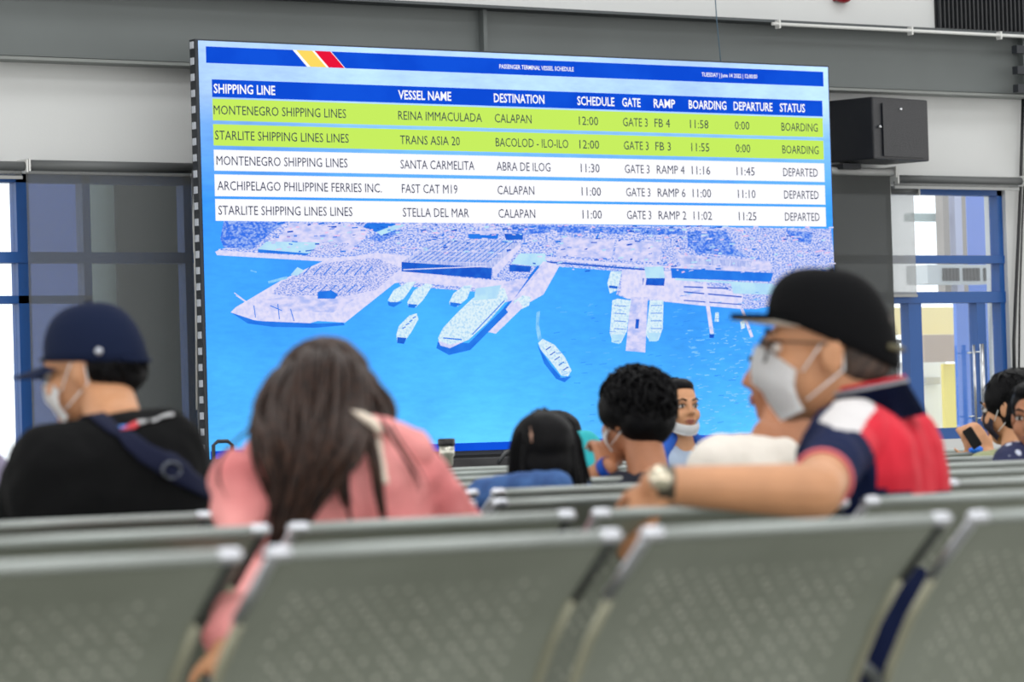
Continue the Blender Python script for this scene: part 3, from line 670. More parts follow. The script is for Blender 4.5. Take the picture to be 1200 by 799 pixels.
# ------------------------------------------------------------------ people
SKIN = mat('skin_tan', (196, 142, 104), .55, var=.06, scale=20)
SKIN2 = mat('skin_brown', (168, 112, 80), .55, var=.06, scale=20)
LIP = mat('lip', (150, 84, 74), .5); EYEW = mat('eye_white', (225, 220, 215), .3); IRIS = mat('eye_dark', (28, 18, 14), .2)
HAIRB = mat('hair_black', (7, 7, 10), .55, var=.5, spec=.12, scale=30, stretch=(8, 8, 1))
HAIRBR = mat('hair_brown', (64, 42, 32), .55, col2=(13, 9, 9), spec=.2, scale=24, stretch=(5, 5, .6))
MASKM = mat('mask_white', (240, 243, 246), .8, bump=.1, bscale=60)
def dirh(deg, z=0):
    a = math.radians(deg); return V((math.sin(a), math.cos(a), z)).normalized()
class Head:
    def __init__(s, c, f, up=V((0, 0, 1)), k=1.0):
        s.c = V(c); s.f = V(f).normalized(); s.r = s.f.cross(up).normalized(); s.u = s.r.cross(s.f).normalized(); s.k = k
    def p(s, x, y, z): return s.c+(s.r*x+s.f*y+s.u*z)*s.k
    def fr(s): return (s.r, s.f, s.u)
    def e(s, bm, x, y, z, a, b, c, sub=3): ell(bm, s.p(x, y, z), (a*s.k, b*s.k, c*s.k), s.fr(), sub)
    def skin(s, bm):
        k = s.k
        s.e(bm, 0, -.012, .035, .074, .094, .082); s.e(bm, 0, .028, -.03, .060, .066, .080); s.e(bm, 0, .058, -.088, .03, .03, .026)
        for q in (-1, 1):
            s.e(bm, q*.034, .062, -.03, .030, .026, .030, 2); s.e(bm, q*.078, -.012, -.008, .010, .020, .033, 2)
            s.e(bm, q*.081, -.02, .006, .009, .012, .022, 2)
            cap_(bm, s.p(q*.012, .088, .026), s.p(q*.046, .076, .026), .009*k, .007*k, 8)
            s.e(bm, q*.013, .096, -.025, .010, .010, .008, 2)
        cap_(bm, s.p(0, .086, .02), s.p(0, .108, -.02), .009*k, .012*k, 10)
        cap_(bm, s.p(-.016, .086, -.053), s.p(.016, .086, -.053), .010*k, .010*k, 8); cap_(bm, s.p(-.012, .082, -.066), s.p(.012, .082, -.066), .010*k, .010*k, 8)
    def face(s, par, brow=True, lips=True):
        k = s.k
        for q in (-1, 1):
            bm = bmesh.new(); ell(bm, s.p(q*.031, .079, .006), (.0155*k, .010*k, .0085*k), s.fr(), 2); n0 = len(bm.faces)
            ell(bm, s.p(q*.031, .0865, .005), (.0068*k, .004*k, .0072*k), s.fr(), 2); bm.faces.ensure_lookup_table()
            for f in bm.faces[n0:]: f.material_index = 1
            bobj('eye', bm, [EYEW, IRIS], par, True)
            bm = bmesh.new(); tube(bm, [s.p(q*.014, .0885, .009), s.p(q*.031, .092, .0155), s.p(q*.048, .082, .008)], [.0015*k, .003*k, .0015*k], 6); bobj('eyelid', bm, IRIS, par, True)
            if brow:
                bm = bmesh.new(); tube(bm, [s.p(q*.012, .096, .029), s.p(q*.031, .094, .036), s.p(q*.05, .081, .030)], [.003*k, .0042*k, .0018*k], 6); bobj('eyebrow', bm, HAIRB, par, True)
        if lips:
            bm = bmesh.new(); tube(bm, [s.p(-.023, .088, -.057), s.p(-.009, .0965, -.053), s.p(0, .0975, -.0555), s.p(.009, .0965, -.053), s.p(.023, .088, -.057)], [.002*k, .0048*k, .0052*k, .0048*k, .002*k], 6)
            tube(bm, [s.p(-.02, .088, -.060), s.p(0, .095, -.066), s.p(.02, .088, -.060)], [.002*k, .0058*k, .002*k], 6); bobj('mouth', bm, LIP, par, True)
    def mask(s, par, y0=-.105, y1=.0, low=False, puff=.0, m=None):
        bm = bmesh.new(); rows = []
        for j in range(9):
            t = j/8; z = y0+(y1-y0)*t; row = []
            for i in range(15):
                a = math.radians(-66+132*i/14); bul = .014*math.sin(math.pi*t)+puff+.004; dr = (1-math.cos(a))
                rr = (.066-.012*abs(t-.55)) ; fy = .080+bul+(.012*(1-abs(a)/1.2) if t > .4 else 0)-.028*(1-t)**2
                row.append(bm.verts.new(s.p(math.sin(a)*(rr+.014), .006+math.cos(a)*fy, z+(.010-.075*dr)*t+.03*dr*(1-t))))
            rows.append(row)
        for j in range(8):
            for i in range(14): bm.faces.new((rows[j][i], rows[j][i+1], rows[j+1][i+1], rows[j+1][i]))
        bmesh.ops.solidify(bm, geom=bm.faces[:], thickness=.003)
        mo = bobj('face_mask', bm, m or MASKM, par, True)
        bm = bmesh.new()
        for q in (-1, 1):
            tube(bm, [s.p(q*.070, .036, y1-.036), s.p(q*.077, .005, .012), s.p(q*.079, -.028, .022), s.p(q*.077, -.03, -.03), s.p(q*.068, .03, y0+.034)], .0017*s.k, 5)
        bobj('ear_loop', bm, MASKM, mo, True)
    def cap(s, par, m, under=None, button=True, brimlen=.085, back=None, rise=-.012, droop=.022, tilt=.16, thick=.004):
        k = s.k; bm = bmesh.new(); rows = []; nu = 30
        for j in range(12):
            ph = math.pi/2*j/11*1.0; row = []
            for i in range(nu):
                a = 2*math.pi*i/nu; seam = 1+.006*abs(math.cos(3*a))
                rx, ry, rz = .088*seam, .107*seam, .118
                z = .022+rz*math.sin(ph)**1.0
                c_ = math.cos(ph)**.72; yy = math.sin(a)*ry*c_
                row.append(bm.verts.new(s.p(math.cos(a)*rx*c_, -.012+yy, z+tilt*yy*(1-j/14)-.006)))
            rows.append(row)
        for j in range(11):
            for i in range(nu): bm.faces.new((rows[j][i], rows[j][(i+1) % nu], rows[j+1][(i+1) % nu], rows[j+1][i]))
        bmesh.ops.remove_doubles(bm, verts=bm.verts, dist=.0008)
        cp = bobj('cap', bm, m, par, True); so = cp.modifiers.new('s', 'SOLIDIFY'); so.thickness = .004
        bm = bmesh.new(); g = []
        for j in range(7):
            t = j/6; row = []
            for i in range(13):
                a = math.radians(-62+124*i/12); x = math.sin(a)*.088; y = -.012+math.cos(a)*.104+t*brimlen*math.cos(a*.9)**.7
                row.append(bm.verts.new(s.p(x*(1-.04*t), y, .010+tilt*.1+rise*t-droop*(x/.088)**2*(1-.2*t))))
            g.append(row)
        for j in range(6):
            for i in range(12): bm.faces.new((g[j][i], g[j][i+1], g[j+1][i+1], g[j+1][i]))
        bmesh.ops.recalc_face_normals(bm, faces=bm.faces)
        f = bm.faces[0]; f.normal_update()
        if f.normal.dot(s.u) < 0: bmesh.ops.reverse_faces(bm, faces=bm.faces)
        r = bmesh.ops.extrude_face_region(bm, geom=bm.faces[:])
        for v in r['geom']:
            if isinstance(v, bmesh.types.BMVert): v.co -= s.u*thick
        bm.normal_update()
        for f in bm.faces: f.material_index = 1 if f.normal.dot(s.u) < -.3 else 0
        br = bobj('brim', bm, [m, under or m], cp)
        for p in br.data.polygons:
            if p.normal.dot(s.u) < -.3: p.material_index = 1
            else: p.material_index = 0
        bm = bmesh.new(); ell(bm, s.p(0, -.012, .135), (.009, .009, .005), s.fr(), 2); bobj('button', bm, m, cp, True)
        bm = bmesh.new(); tube(bm, [s.p(-.05, -.103, .006), s.p(0, -.122, .002), s.p(.05, -.103, .006)], .006*k, 6); bobj('back_strap', bm, back or m, cp, True)
        return cp
def hand(bm, wr, d, n, s=1.0, curl=.5, side=1):
    """wrist, direction of the palm, palm normal (the side the fingers curl to), thumb side"""
    d = V(d).normalized(); n = (V(n)-d*V(n).dot(d)).normalized(); b = d.cross(n).normalized()*side
    for q in (-.026, -.009, .009, .026): cap_(bm, wr+b*q*.7*s, wr+d*.075*s+b*q*s, .016*s, .012*s, 8)
    for q, ln in ((-.028, .062), (-.010, .078), (.009, .084), (.028, .076)):
        p = wr+d*.082*s+b*q*s; a = curl; dd = (d*math.cos(a*.5)+n*math.sin(a*.5)); p1 = p+dd*ln*.45*s
        dd = (d*math.cos(a*1.3)+n*math.sin(a*1.3)); p2 = p1+dd*ln*.32*s; dd = (d*math.cos(a*2)+n*math.sin(a*2)); p3 = p2+dd*ln*.26*s
        cap_(bm, p-d*.01*s, p1, .0092*s, .0085*s, 8); cap_(bm, p1, p2, .0085*s, .0078*s, 8); cap_(bm, p2, p3, .0078*s, .0065*s, 8)
    p = wr+d*.022*s+b*.024*s; p1 = p+(d*.6+b*.75+n*.3).normalized()*.042*s; p2 = p1+(d*.85+b*.3+n*.35).normalized()*.032*s
    cap_(bm, p, p1, .014*s, .011*s, 8); cap_(bm, p1, p2, .0105*s, .008*s, 8)
def person(label, base, H, neck, shs, els, wrs, hips, body_f, skin=SKIN, shirt=None, pants=None, sleeve=(.55, .0), tr=.1, k=1.0, group=None, hands=None, vox=.009, shdisp=.006, facemat=None, cat='person', shoulder_r=.062, sh_m=None, arm=1.0):
    """shs/els/wrs/hips = (left, right) world points; body_f = heading of the trunk"""
    root = empty('person', V((base[0], base[1], 0)), label=label, cat=cat)
    bf = dirh(body_f); rt = bf.cross(V((0, 0, 1))).normalized()
    kn = []; an = []
    for i, h in enumerate(hips):
        kp = V((h.x, h.y, 0))+bf*.42*k+rt*(.03 if i else -.03); kp.z = .49*k+.02; kn.append(kp); ap = kp+bf*.03; ap.z = .09; an.append(ap)
    nb = V(neck); ch = (shs[0]+shs[1])/2; hp = (hips[0]+hips[1])/2
    bm = bmesh.new(); H.skin(bm)
    cap_(bm, H.p(0, -.02, -.03), nb+V((0, 0, -.03)), .054*k*H.k, .058*k, 14)
    cap_(bm, nb, ch*.7+hp*.3, .05*k, .085*k, 14); cap_(bm, ch*.7+hp*.3, hp, .085*k, .1*k, 14)
    for i in (0, 1):
        cap_(bm, nb+V((0, 0, -.035)), shs[i], .04*k, .045*k, 12); cap_(bm, shs[i], els[i], .045*k*arm, .037*k*arm, 12); cap_(bm, els[i], wrs[i], .041*k*arm, .027*k*arm, 12)
        hd = hands[i] if hands else None
        if hd is None: hd = ((wrs[i]-els[i]).normalized()*.6+bf*.4, V((0, 0, -1)), .6)
        hand(bm, wrs[i], hd[0], hd[1], .95*k, hd[2], 1 if i else -1)
        cap_(bm, hips[i], kn[i], .075*k, .052*k, 12); cap_(bm, kn[i], an[i], .05*k, .034*k, 12); cap_(bm, an[i], an[i]+bf*.12+V((0, 0, -.045)), .036*k, .028*k, 10)
    body = solid('body', bm, vox, skin, root, 3)
    # shirt
    bm = bmesh.new(); w_ = (shs[1]-shs[0])
    cap_(bm, shs[0]+w_*.1, shs[1]-w_*.1, shoulder_r*k, shoulder_r*k, 14)
    cap_(bm, nb+V((0, 0, -.045)), ch, .068*k, .075*k, 14)
    up = ch+w_*0
    for a in (-.30, 0, .30):
        cap_(bm, ch+w_*a*.95+V((0, 0, -.04)), hp+w_*a*.75+V((0, 0, .0)), tr*k, (tr+.012)*k, 14)
    for i in (0, 1):
        cap_(bm, nb+(shs[i]-nb)*.25+V((0, 0, -.03)), shs[i], .056*k, .06*k, 12)
        if sleeve[0] > 0: cap_(bm, shs[i], shs[i].lerp(els[i], min(1, sleeve[0])), .062*k, .054*k if sleeve[0] < 1 else .052*k, 14)
        if sleeve[1] > 0: cap_(bm, els[i], els[i].lerp(wrs[i], sleeve[1]), .052*k, .042*k, 14)
    sh = solid('shirt', bm, vox*1.1, sh_m or shirt, root, 4, shdisp, .07, facemat)
    bm = bmesh.new()
    for i in (0, 1):
        cap_(bm, hips[i], kn[i], .098*k, .07*k, 12); cap_(bm, kn[i], an[i]+V((0, 0, .04)), .068*k, .05*k, 12)
    cap_(bm, hips[0], hips[1], .105*k, .105*k, 12)
    solid('trousers', bm, .013, pants or mat('trouser_navy', (40, 48, 66), .8), root, 3)
    for i in (0, 1):
        bm = bmesh.new(); cap_(bm, an[i]-bf*.02+V((0, 0, -.045)), an[i]+bf*.15+V((0, 0, -.055)), .044*k, .034*k, 12); box(bm, *[(tuple(an[i]-V((.03, .03, .088)))), tuple(an[i]+V((.03, .03, -.03)))])
        solid('shoe', bm, .008, mat('shoe_dark', (48, 46, 46), .6), root, 2)
    return root
def locks(name, guides, m, par, n_seg=14, seed=1):
    """guides: list of (points, count, spread list, radius)"""
    rnd = random.Random(seed); bm = bmesh.new()
    for pts, cnt, spr, rad in guides:
        pts = [V(p) for p in pts]
        for _ in range(cnt):
            o = V((rnd.gauss(0, 1), rnd.gauss(0, .6), rnd.gauss(0, .5))); o2 = V((rnd.gauss(0, 1), rnd.gauss(0, .6), rnd.gauss(0, .4))); m_ = []
            cut = rnd.uniform(.82, 1.0)
            for t in range(n_seg):
                u = t/(n_seg-1)*cut*(len(pts)-1); i = min(int(u), len(pts)-2); f = u-i
                p0, p1, p2, p3 = pts[max(i-1, 0)], pts[i], pts[i+1], pts[min(i+2, len(pts)-1)]
                q = .5*((2*p1)+(p2-p0)*f+(2*p0-5*p1+4*p2-p3)*f*f+(3*p1-p0-3*p2+p3)*f**3)
                s_ = spr[i]*(1-f)+spr[i+1]*f; g = t/(n_seg-1)
                m_.append(q+(o*(1-g)+o2*g)*s_)
            r0 = rad*rnd.uniform(.6, 1.3)
            tube(bm, m_, [r0*(.5+.5*min(1, t/3))*(1 if t < n_seg-4 else (n_seg-t)/4.5) for t in range(n_seg)], 5)
    return bobj(name, bm, m, par, True)
def hairblob(name, H, ells, m, par, disp=.004, ds=.03, vox=.007):
    bm = bmesh.new()
    for e in ells: H.e(bm, *e)
    return solid(name, bm, vox, m, par, 3, disp, ds)
def tufts(H, n, ln, m, par, rad, cen, seed=1, r=.004, ok=None, lift=.2):
    rnd = random.Random(seed); bm = bmesh.new(); k = H.k; c_ = 0
    while c_ < n:
        d = V((rnd.gauss(0, 1), rnd.gauss(0, 1), rnd.gauss(.3, 1))).normalized()
        if d.z < -.45 or (ok and not ok(d)): continue
        c_ += 1
        q = V((d.x*rad[0], d.y*rad[1], d.z*rad[2]))*.96; t = V((rnd.gauss(0, .5), rnd.gauss(-.2, .5), -1.0)); t = (t-d*t.dot(d)).normalized(); b = d.cross(t)*rnd.uniform(-.5, .5)
        l = ln*rnd.uniform(.6, 1.2); P = [q, q+t*l*.4+d*l*lift+b*l*.2, q+t*l*.8+d*l*lift*.7+b*l*.5, q+t*l*1.1-d*l*.1+b*l*.9]
        tube(bm, [H.p(p.x+cen[0], p.y+cen[1], p.z+cen[2]) for p in P], [r*k*.7, r*k, r*k*.9, r*k*.2], 5)
    return bobj('hair_tufts', bm, m, par, True)
def seat_hips(x, i, dy=.40, w=.09, bf=0, z=.53):
    r = dirh(bf).cross(V((0, 0, 1))); c = V((x, ROWY(i)+dy, z)); return [c-r*w, c+r*w]

# --- 1: man in the navy cap, left, third row
hc = at(108, 434, 6.25); H = Head(hc, dirh(-34, -.12), k=1.02)
nb = at(138, 492, 6.12); f = -20
shL, shR = at(42, 552, 6.1), at(205, 526, 6.02)
hips = seat_hips(nb.x, 3, .42, .09, f)
M_tee = mat('tee_black', (10, 11, 13), .9, spec=.15, bump=.15, bscale=40)
rt = dirh(f).cross(V((0, 0, 1)))
p1 = person('person in a navy cap and black t-shirt with a crossbody strap, at far left', hips[0].lerp(hips[1], .5), H, nb, (shL, shR), (at(12, 620, 6.3), at(232, 612, 6.15)), (at(60, 640, 6.6), at(190, 640, 6.55)), hips, f, SKIN, M_tee, tr=.125, sleeve=(.8, 0), shoulder_r=.088)
H.face(p1)
NAVY = mat('cap_navy', (20, 30, 56), .9, spec=.15, bump=.2, bscale=200)
H.cap(p1, NAVY)
H.mask(p1)
hairblob('hair', H, [(0, -.045, .0, .079, .068, .05), (0, -.05, -.02, .072, .06, .045), (0, -.03, .05, .07, .08, .05)], HAIRB, p1, .002)
tufts(H, 70, .025, HAIRB, p1, (.079, .068, .05), (0, -.045, 0), 11, .003, lambda d: d.y < .1 and d.z < .3, .1)
bm = bmesh.new(); c = at(121, 422, 6.14); ell(bm, H.p(-.074, -.062, .028), (.009, .009, .009), None, 2); bobj('cap_badge', bm, mat('badge_silver', (190, 195, 205), .3, .6), p1, True)
def strap(bm, pts, wd, th=.004, n=None):
    pts = [V(p) for p in pts]; rows = []
    for i, p in enumerate(pts):
        t = (pts[min(i+1, len(pts)-1)]-pts[max(i-1, 0)]).normalized(); nn_ = V(n or (0, -1, .2)).normalized(); s_ = t.cross(nn_).normalized()
        rows.append([bm.verts.new(p+s_*wd/2), bm.verts.new(p-s_*wd/2)])
    fs = [bm.faces.new((a[0], a[1], b[1], b[0])) for a, b in zip(rows, rows[1:])]
    bmesh.ops.solidify(bm, geom=fs, thickness=th)
def shrink(o, target_root, names=('shirt',), off=.004):
    """lay an object onto the garment it sits on"""
    for ch in target_root.children:
        if ch.name.split('.')[0] in names:
            mo = o.modifiers.new('w', 'SHRINKWRAP'); mo.target = ch; mo.offset = off; mo.wrap_mode = 'ABOVE_SURFACE'
            return o
def strapw(name, pts, wd, m, par, off=.005, n=(0, -1, .2), seg=16):
    """a band laid over the shirt: subdivided sheet, shrink-wrapped, thickened"""
    pts = [V(p) for p in pts]; bm = bmesh.new(); rows = []
    tot = len(pts)-1
    for t in range(seg+1):
        u = t/seg*tot; i = min(int(u), tot-1); f_ = u-i; p = pts[i].lerp(pts[i+1], f_); q = pts[min(i+1, tot)]-pts[i]
        nn_ = V(n).normalized(); s_ = q.normalized().cross(nn_).normalized()
        rows.append([bm.verts.new(p+s_*wd*(a/4-.5)) for a in range(5)])
    for a, b in zip(rows, rows[1:]):
        for i in range(4): bm.faces.new((a[i], a[i+1], b[i+1], b[i]))
    o = bobj(name, bm, m, par, True); shrink(o, par, off=off); so = o.modifiers.new('t', 'SOLIDIFY'); so.thickness = .003
    return o
st = strapw('crossbody_strap', [at(100, 490, 6.1), at(130, 510, 6.0), at(170, 535, 5.95), at(215, 565, 5.93), at(250, 590, 5.95)], .035, mat('strap_navy', (18, 24, 50), .8, spec=.2), p1)
bm = bmesh.new(); q = at(201, 551, 5.905)
tube(bm, [q+V((math.cos(a)*.020, 0, math.sin(a)*.016)) for a in [i*math.pi/6 for i in range(13)]], .0032, 6); bobj('strap_ring', bm, mat('ring_grey', (95, 100, 110), .3, .8), p1, True)
for nm, x0_, x1_, c_, hh in (('logo_patch', 131, 137, (70, 130, 220), .018), ('logo_patch', 138, 146, (205, 60, 70), .018), ('logo_lettering', 147, 203, (190, 192, 196), .013)):
    strapw(nm, [at(x0_+8, 464-(x0_-131)*.03, 5.94), at((x0_+x1_)/2+8, 463.5-(x0_-131)*.04, 5.93), at(x1_+8, 463-(x1_-131)*.03, 5.94)], hh, mat('logo%d' % c_[0], c_, .7), p1, .004, seg=8)

# --- 2: woman in the pink sweatshirt
hc = at(378, 482, 5.2); H = Head(hc, dirh(12, -.35), k=1.02)
nb = at(385, 512, 5.02); shL, shR = at(284, 568, 4.98), at(480, 556, 4.98)
hips = seat_hips(at(400, 600, 5.0).x, 2, .36)
PINK = mat('pink_fleece', (236, 158, 156), .9, col2=(206, 116, 118), scale=5, bump=.2, bscale=60)
p2 = person('person with long brown hair in a pink sweatshirt, seen from behind', hips[0].lerp(hips[1], .5), H, nb, (shL, shR), (at(290, 668, 4.93), at(552, 640, 5.02)), (at(270, 752, 4.72), at(495, 680, 5.2)), hips, 4, SKIN, PINK, sleeve=(1, .92), shdisp=.016, shoulder_r=.072, tr=.098,
            hands=((V((-.1, -.15, -1)), V((0, 1, 0)), .3), None))
H.face(p2)
bm = bmesh.new(); cap_(bm, nb+V((0, 0, -.06)), nb+V((0, 0, -.035)), .068, .064, 14); solid('collar', bm, .008, PINK, p2, 4, .004, .05)
hairblob('hair', H, [(0, -.02, .035, .086, .105, .09), (0, -.045, -.02, .088, .085, .08), (-.01, -.06, -.08, .085, .07, .07), (.0, -.02, .0, .09, .06, .09)], HAIRBR, p2, .003)
Yh = 4.96
g = [([H.p(-.01, 0, .098), at(338, 440, 5.12), at(322, 482, 5.02), at(330, 530, 4.9), at(345, 585, 4.88), at(330, 640, 4.86)], 60, [.010, .016, .022, .022, .016, .010], .0075),
     ([H.p(0, -.02, .100), at(372, 430, 5.06), at(368, 480, 4.98), at(362, 535, 4.88), at(345, 590, 4.87), at(322, 650, 4.85)], 80, [.014, .024, .03, .028, .015, .009], .0075),
     ([H.p(0, -.02, .100), at(404, 434, 5.08), at(408, 480, 5.0), at(398, 530, 4.88), at(372, 570, 4.87), at(340, 625, 4.86)], 60, [.014, .02, .024, .024, .015, .008], .0075),
     ([H.p(.01, 0, .1), at(414, 445, 5.12), at(430, 470, 5.06), at(438, 492, 5.02), at(438, 506, 4.98)], 40, [.012, .02, .022, .016, .006], .008),
     ([H.p(.01, 0, .1), at(405, 470, 5.02), at(400, 520, 4.88), at(402, 570, 4.86), at(412, 612, 4.86)], 10, [.02, .02, .012, .006, .003], .005),
     ([H.p(.02, 0, .1), at(425, 470, 5.04), at(440, 530, 4.88), at(446, 575, 4.86), at(452, 612, 4.86)], 7, [.02, .016, .008, .005, .003], .0045),
     ([H.p(.02, 0, .1), at(440, 470, 5.04), at(462, 510, 4.9), at(490, 555, 4.88), at(500, 585, 4.88)], 3, [.02, .012, .006, .005, .003], .0028),
     ([H.p(-.03, 0, .08), at(300, 490, 5.0), at(262, 530, 4.9), at(255, 560, 4.88), at(268, 590, 4.88)], 2, [.02, .010, .004, .003, .002], .0025)]
locks('long_hair', g, HAIRBR, p2, 16, 3)
bm = bmesh.new(); cap_(bm, at(416, 502, 5.0), at(452, 512, 4.96), .03, .034); cap_(bm, at(452, 512, 4.96), at(482, 532, 4.96), .034, .04); cap_(bm, at(352, 512, 5.0), at(310, 532, 4.98), .034, .04); solid('hood', bm, .009, PINK, p2, 4, .008, .05)
CREAM = mat('cord_cream', (236, 222, 206), .8)
bm = bmesh.new(); tube(bm, [at(412, 484, 4.97), at(424, 489, 4.945), at(438, 496, 4.93), at(446, 508, 4.925)], [.006, .010, .010, .006], 7); bobj('hood_cord', bm, CREAM, p2, True)
strapw('hood_cord', [at(441, 508, 4.93), at(444, 535, 4.9), at(450, 566, 4.88)], .022, CREAM, p2, .006, (0, -1, 0), seg=8)

# --- 3: the man in the black cap, arm along the backrest
va = .673; fl = dirh(-52)
hc = at(968, 412, 5.02); H = Head(hc, dirh(-50, .02), k=1.16)
nb = at(1012, 478, 4.98); shL, shR = at(990, 520, 4.86), at(1052, 512, 5.14)
hips = seat_hips(at(1035, 560, 5.02).x, 2, .36, .1, -30)
NAVYP = mat('polo_navy', (20, 30, 64), .9, var=.1, spec=.15); RED = mat('polo_red', (206, 22, 48), .8, var=.08); WHT = mat('polo_white', (214, 212, 214), .8)
Pc = at(1000, 500, 5.0)
def inpoly(x, y, pl):
    r = False; j = len(pl)-1
    for i in range(len(pl)):
        if (pl[i][1] > y) != (pl[j][1] > y) and x < (pl[j][0]-pl[i][0])*(y-pl[i][1])/(pl[j][1]-pl[i][1])+pl[i][0]: r = not r
        j = i
    return r
# yoke panels: outlines laid out in the plane of the trunk (across / up, metres), sewn through front and back
def pl_(px): return [((at(x, y, 4.98)-nb).dot(ACR), (at(x, y, 4.98)-nb).z) for x, y in px]
ACR = R_.copy(); ACR.z = 0; ACR.normalize()
WP = pl_([(952, 494), (985, 458), (1026, 460), (1012, 484), (992, 506), (962, 502)])
RP = pl_([(1026, 455), (1080, 455), (1130, 500), (1130, 572), (1062, 576), (1016, 571), (1013, 538), (992, 506), (1012, 484)])
def polo(c, n):
    d = c-nb; a, b = d.dot(ACR), d.z
    return 2 if inpoly(a, b, WP) else 1 if inpoly(a, b, RP) else 0
elL = at(955, 576, 4.58); wrL = at(772, 568, 4.70)
p3 = person('person in black cap, white mask and navy, red and white polo shirt at right', hips[0].lerp(hips[1], .5), H, nb, (shL, shR), (elL, at(1075, 640, 5.4)), (wrL, at(1010, 640, 5.5)), hips, -40, SKIN, None, sleeve=(.62, 0), vox=.007, tr=.115, shoulder_r=.082, sh_m=[NAVYP, RED, WHT], facemat=polo, arm=1.22,
            hands=((V((-.42, .3, -.85)), V((.5, .3, -.3)), .5), None))
H.face(p3)
CAPB = mat('cap_black', (8, 9, 12), .9, spec=.15, bump=.2, bscale=200)
H.cap(p3, CAPB, mat('brim_cream', (244, 238, 226), .8), brimlen=.062, rise=.010, droop=.006, tilt=.44, thick=.012, back=mat('strap_olive', (92, 88, 66), .7))
H.mask(p3, y0=-.112, y1=.004, puff=.012)
hairblob('hair', H, [(0, -.05, .0, .077, .062, .045), (0, -.055, -.022, .070, .052, .035), (0, -.03, .04, .072, .08, .05)], mat('hair_greying', (88, 72, 62), .7, col2=(44, 38, 36), scale=60), p3, .001)
bm = bmesh.new()
for q in (-1, 1):
    tube(bm, [H.p(q*.055, .105, .012), H.p(q*.072, .075, .016), H.p(q*.082, .0, .012), H.p(q*.084, -.022, .0)], .0022, 6)
    tube(bm, [H.p(q*(.034+.026*math.cos(a)), .108-abs(.034+.026*math.cos(a))*.25, .004+.02*math.sin(a)) for a in [i*math.pi/6 for i in range(13)]], .0026, 6)
tube(bm, [H.p(-.01, .108, .008), H.p(.01, .108, .008)], .0025, 6)
bobj('glasses', bm, M_black, p3, True)
# collar with piping
def collar(par, H, nb, m, m2, m3, rad=.07, hgt=.045, tilt=-.1):
    up = (H.c-nb).normalized()*.35+V((0, 0, 1)); up.normalize(); r0, f0 = frame_from(up)
    def ring(bm, r, h0, h1, rr):
        rows = []
        for h, q in ((h0, rr[0]), (h1, rr[1])):
            rows.append([bm.verts.new(nb+up*h+(r0*math.cos(a)+f0*math.sin(a))*q) for a in [i*2*math.pi/28 for i in range(28)]])
        for i in range(28): bm.faces.new((rows[0][i], rows[0][(i+1) % 28], rows[1][(i+1) % 28], rows[1][i]))
        bmesh.ops.solidify(bm, geom=bm.faces[:], thickness=.004)
    bm = bmesh.new(); ring(bm, 0, -.03, hgt, (rad+.028, rad)); bobj('collar', bm, m, par, True)
    for h, q, mm in ((hgt, rad, m2), (hgt-.008, rad+.004, m3)):
        bm = bmesh.new(); tube(bm, [nb+up*h+(r0*math.cos(a)+f0*math.sin(a))*q for a in [i*2*math.pi/28 for i in range(29)]], .0035, 6); bobj('collar_piping', bm, mm, par, True)
collar(p3, H, nb+V((.01, .0, .0)), NAVYP, RED, mat('piping_grey', (150, 152, 160), .7), rad=.078)
# sleeve cuff piping
ax = (elL-shL).normalized(); u_, v_ = frame_from(ax); cc = shL.lerp(elL, .62)+ax*.05
bm = bmesh.new(); tube(bm, [cc+(u_*math.cos(a)+v_*math.sin(a))*.051 for a in [i*2*math.pi/24 for i in range(25)]], .004, 6); bobj('cuff_piping', bm, mat('cuff_pink', (220, 110, 120), .7), p3, True)
# watch and bangle
def bangle(name, c, ax, r, wd, m, par, n=20):
    ax = V(ax).normalized(); u_, v_ = frame_from(ax); bm = bmesh.new(); rows = []
    for h in (-wd/2, -wd/4, wd/4, wd/2):
        q = r-(.002 if abs(h) > wd/3 else 0); rows.append([bm.verts.new(c+ax*h+(u_*math.cos(a)+v_*math.sin(a))*q) for a in [i*2*math.pi/n for i in range(n)]])
    for a, b in zip(rows, rows[1:]):
        for i in range(n): bm.faces.new((a[i], a[(i+1) % n], b[(i+1) % n], b[i]))
    bmesh.ops.solidify(bm, geom=bm.faces[:], thickness=.003); return bobj(name, bm, m, par, True)
ax = wrL-elL
wt = bangle('watch_strap', wrL-ax.normalized()*.012, ax, .034, .036, mat('watch_strap', (104, 98, 86), .4, .4), p3)
c = wrL-ax.normalized()*.004+V((-.02, -.026, .012))
bm = bmesh.new(); tube(bm, [c+V((.004, .008, -.002)), c+V((-.004, -.008, .002))], [.021, .02], 20); bobj('watch_case', bm, mat('watch_case', (214, 206, 186), .25, .8), p3, True)

# --- 4: man in the white t-shirt, third row
hc = at(930, 436, 6.0); H = Head(hc, dirh(-48, 0), k=1.0); nb = at(905, 514, 5.95)
shL, shR = at(835, 550, 5.93), at(960, 546, 6.1); hips = seat_hips(nb.x-.02, 3, .36, .09, -15)
p4 = person('person in a white t-shirt, face mostly hidden behind the masked man in the black cap', hips[0].lerp(hips[1], .5), H, nb, (shL, shR), (at(820, 630, 6.0), at(985, 640, 6.2)), (at(850, 650, 6.25), at(950, 650, 6.35)), hips, -15, SKIN2, mat('tee_white', (222, 216, 208), .85, bump=.1), sleeve=(.7, 0), shoulder_r=.078, tr=.11)
H.face(p4); hairblob('hair', H, [(0, -.03, .06, .08, .085, .07), (0, -.06, .01, .072, .05, .05)], HAIRB, p4, .002)

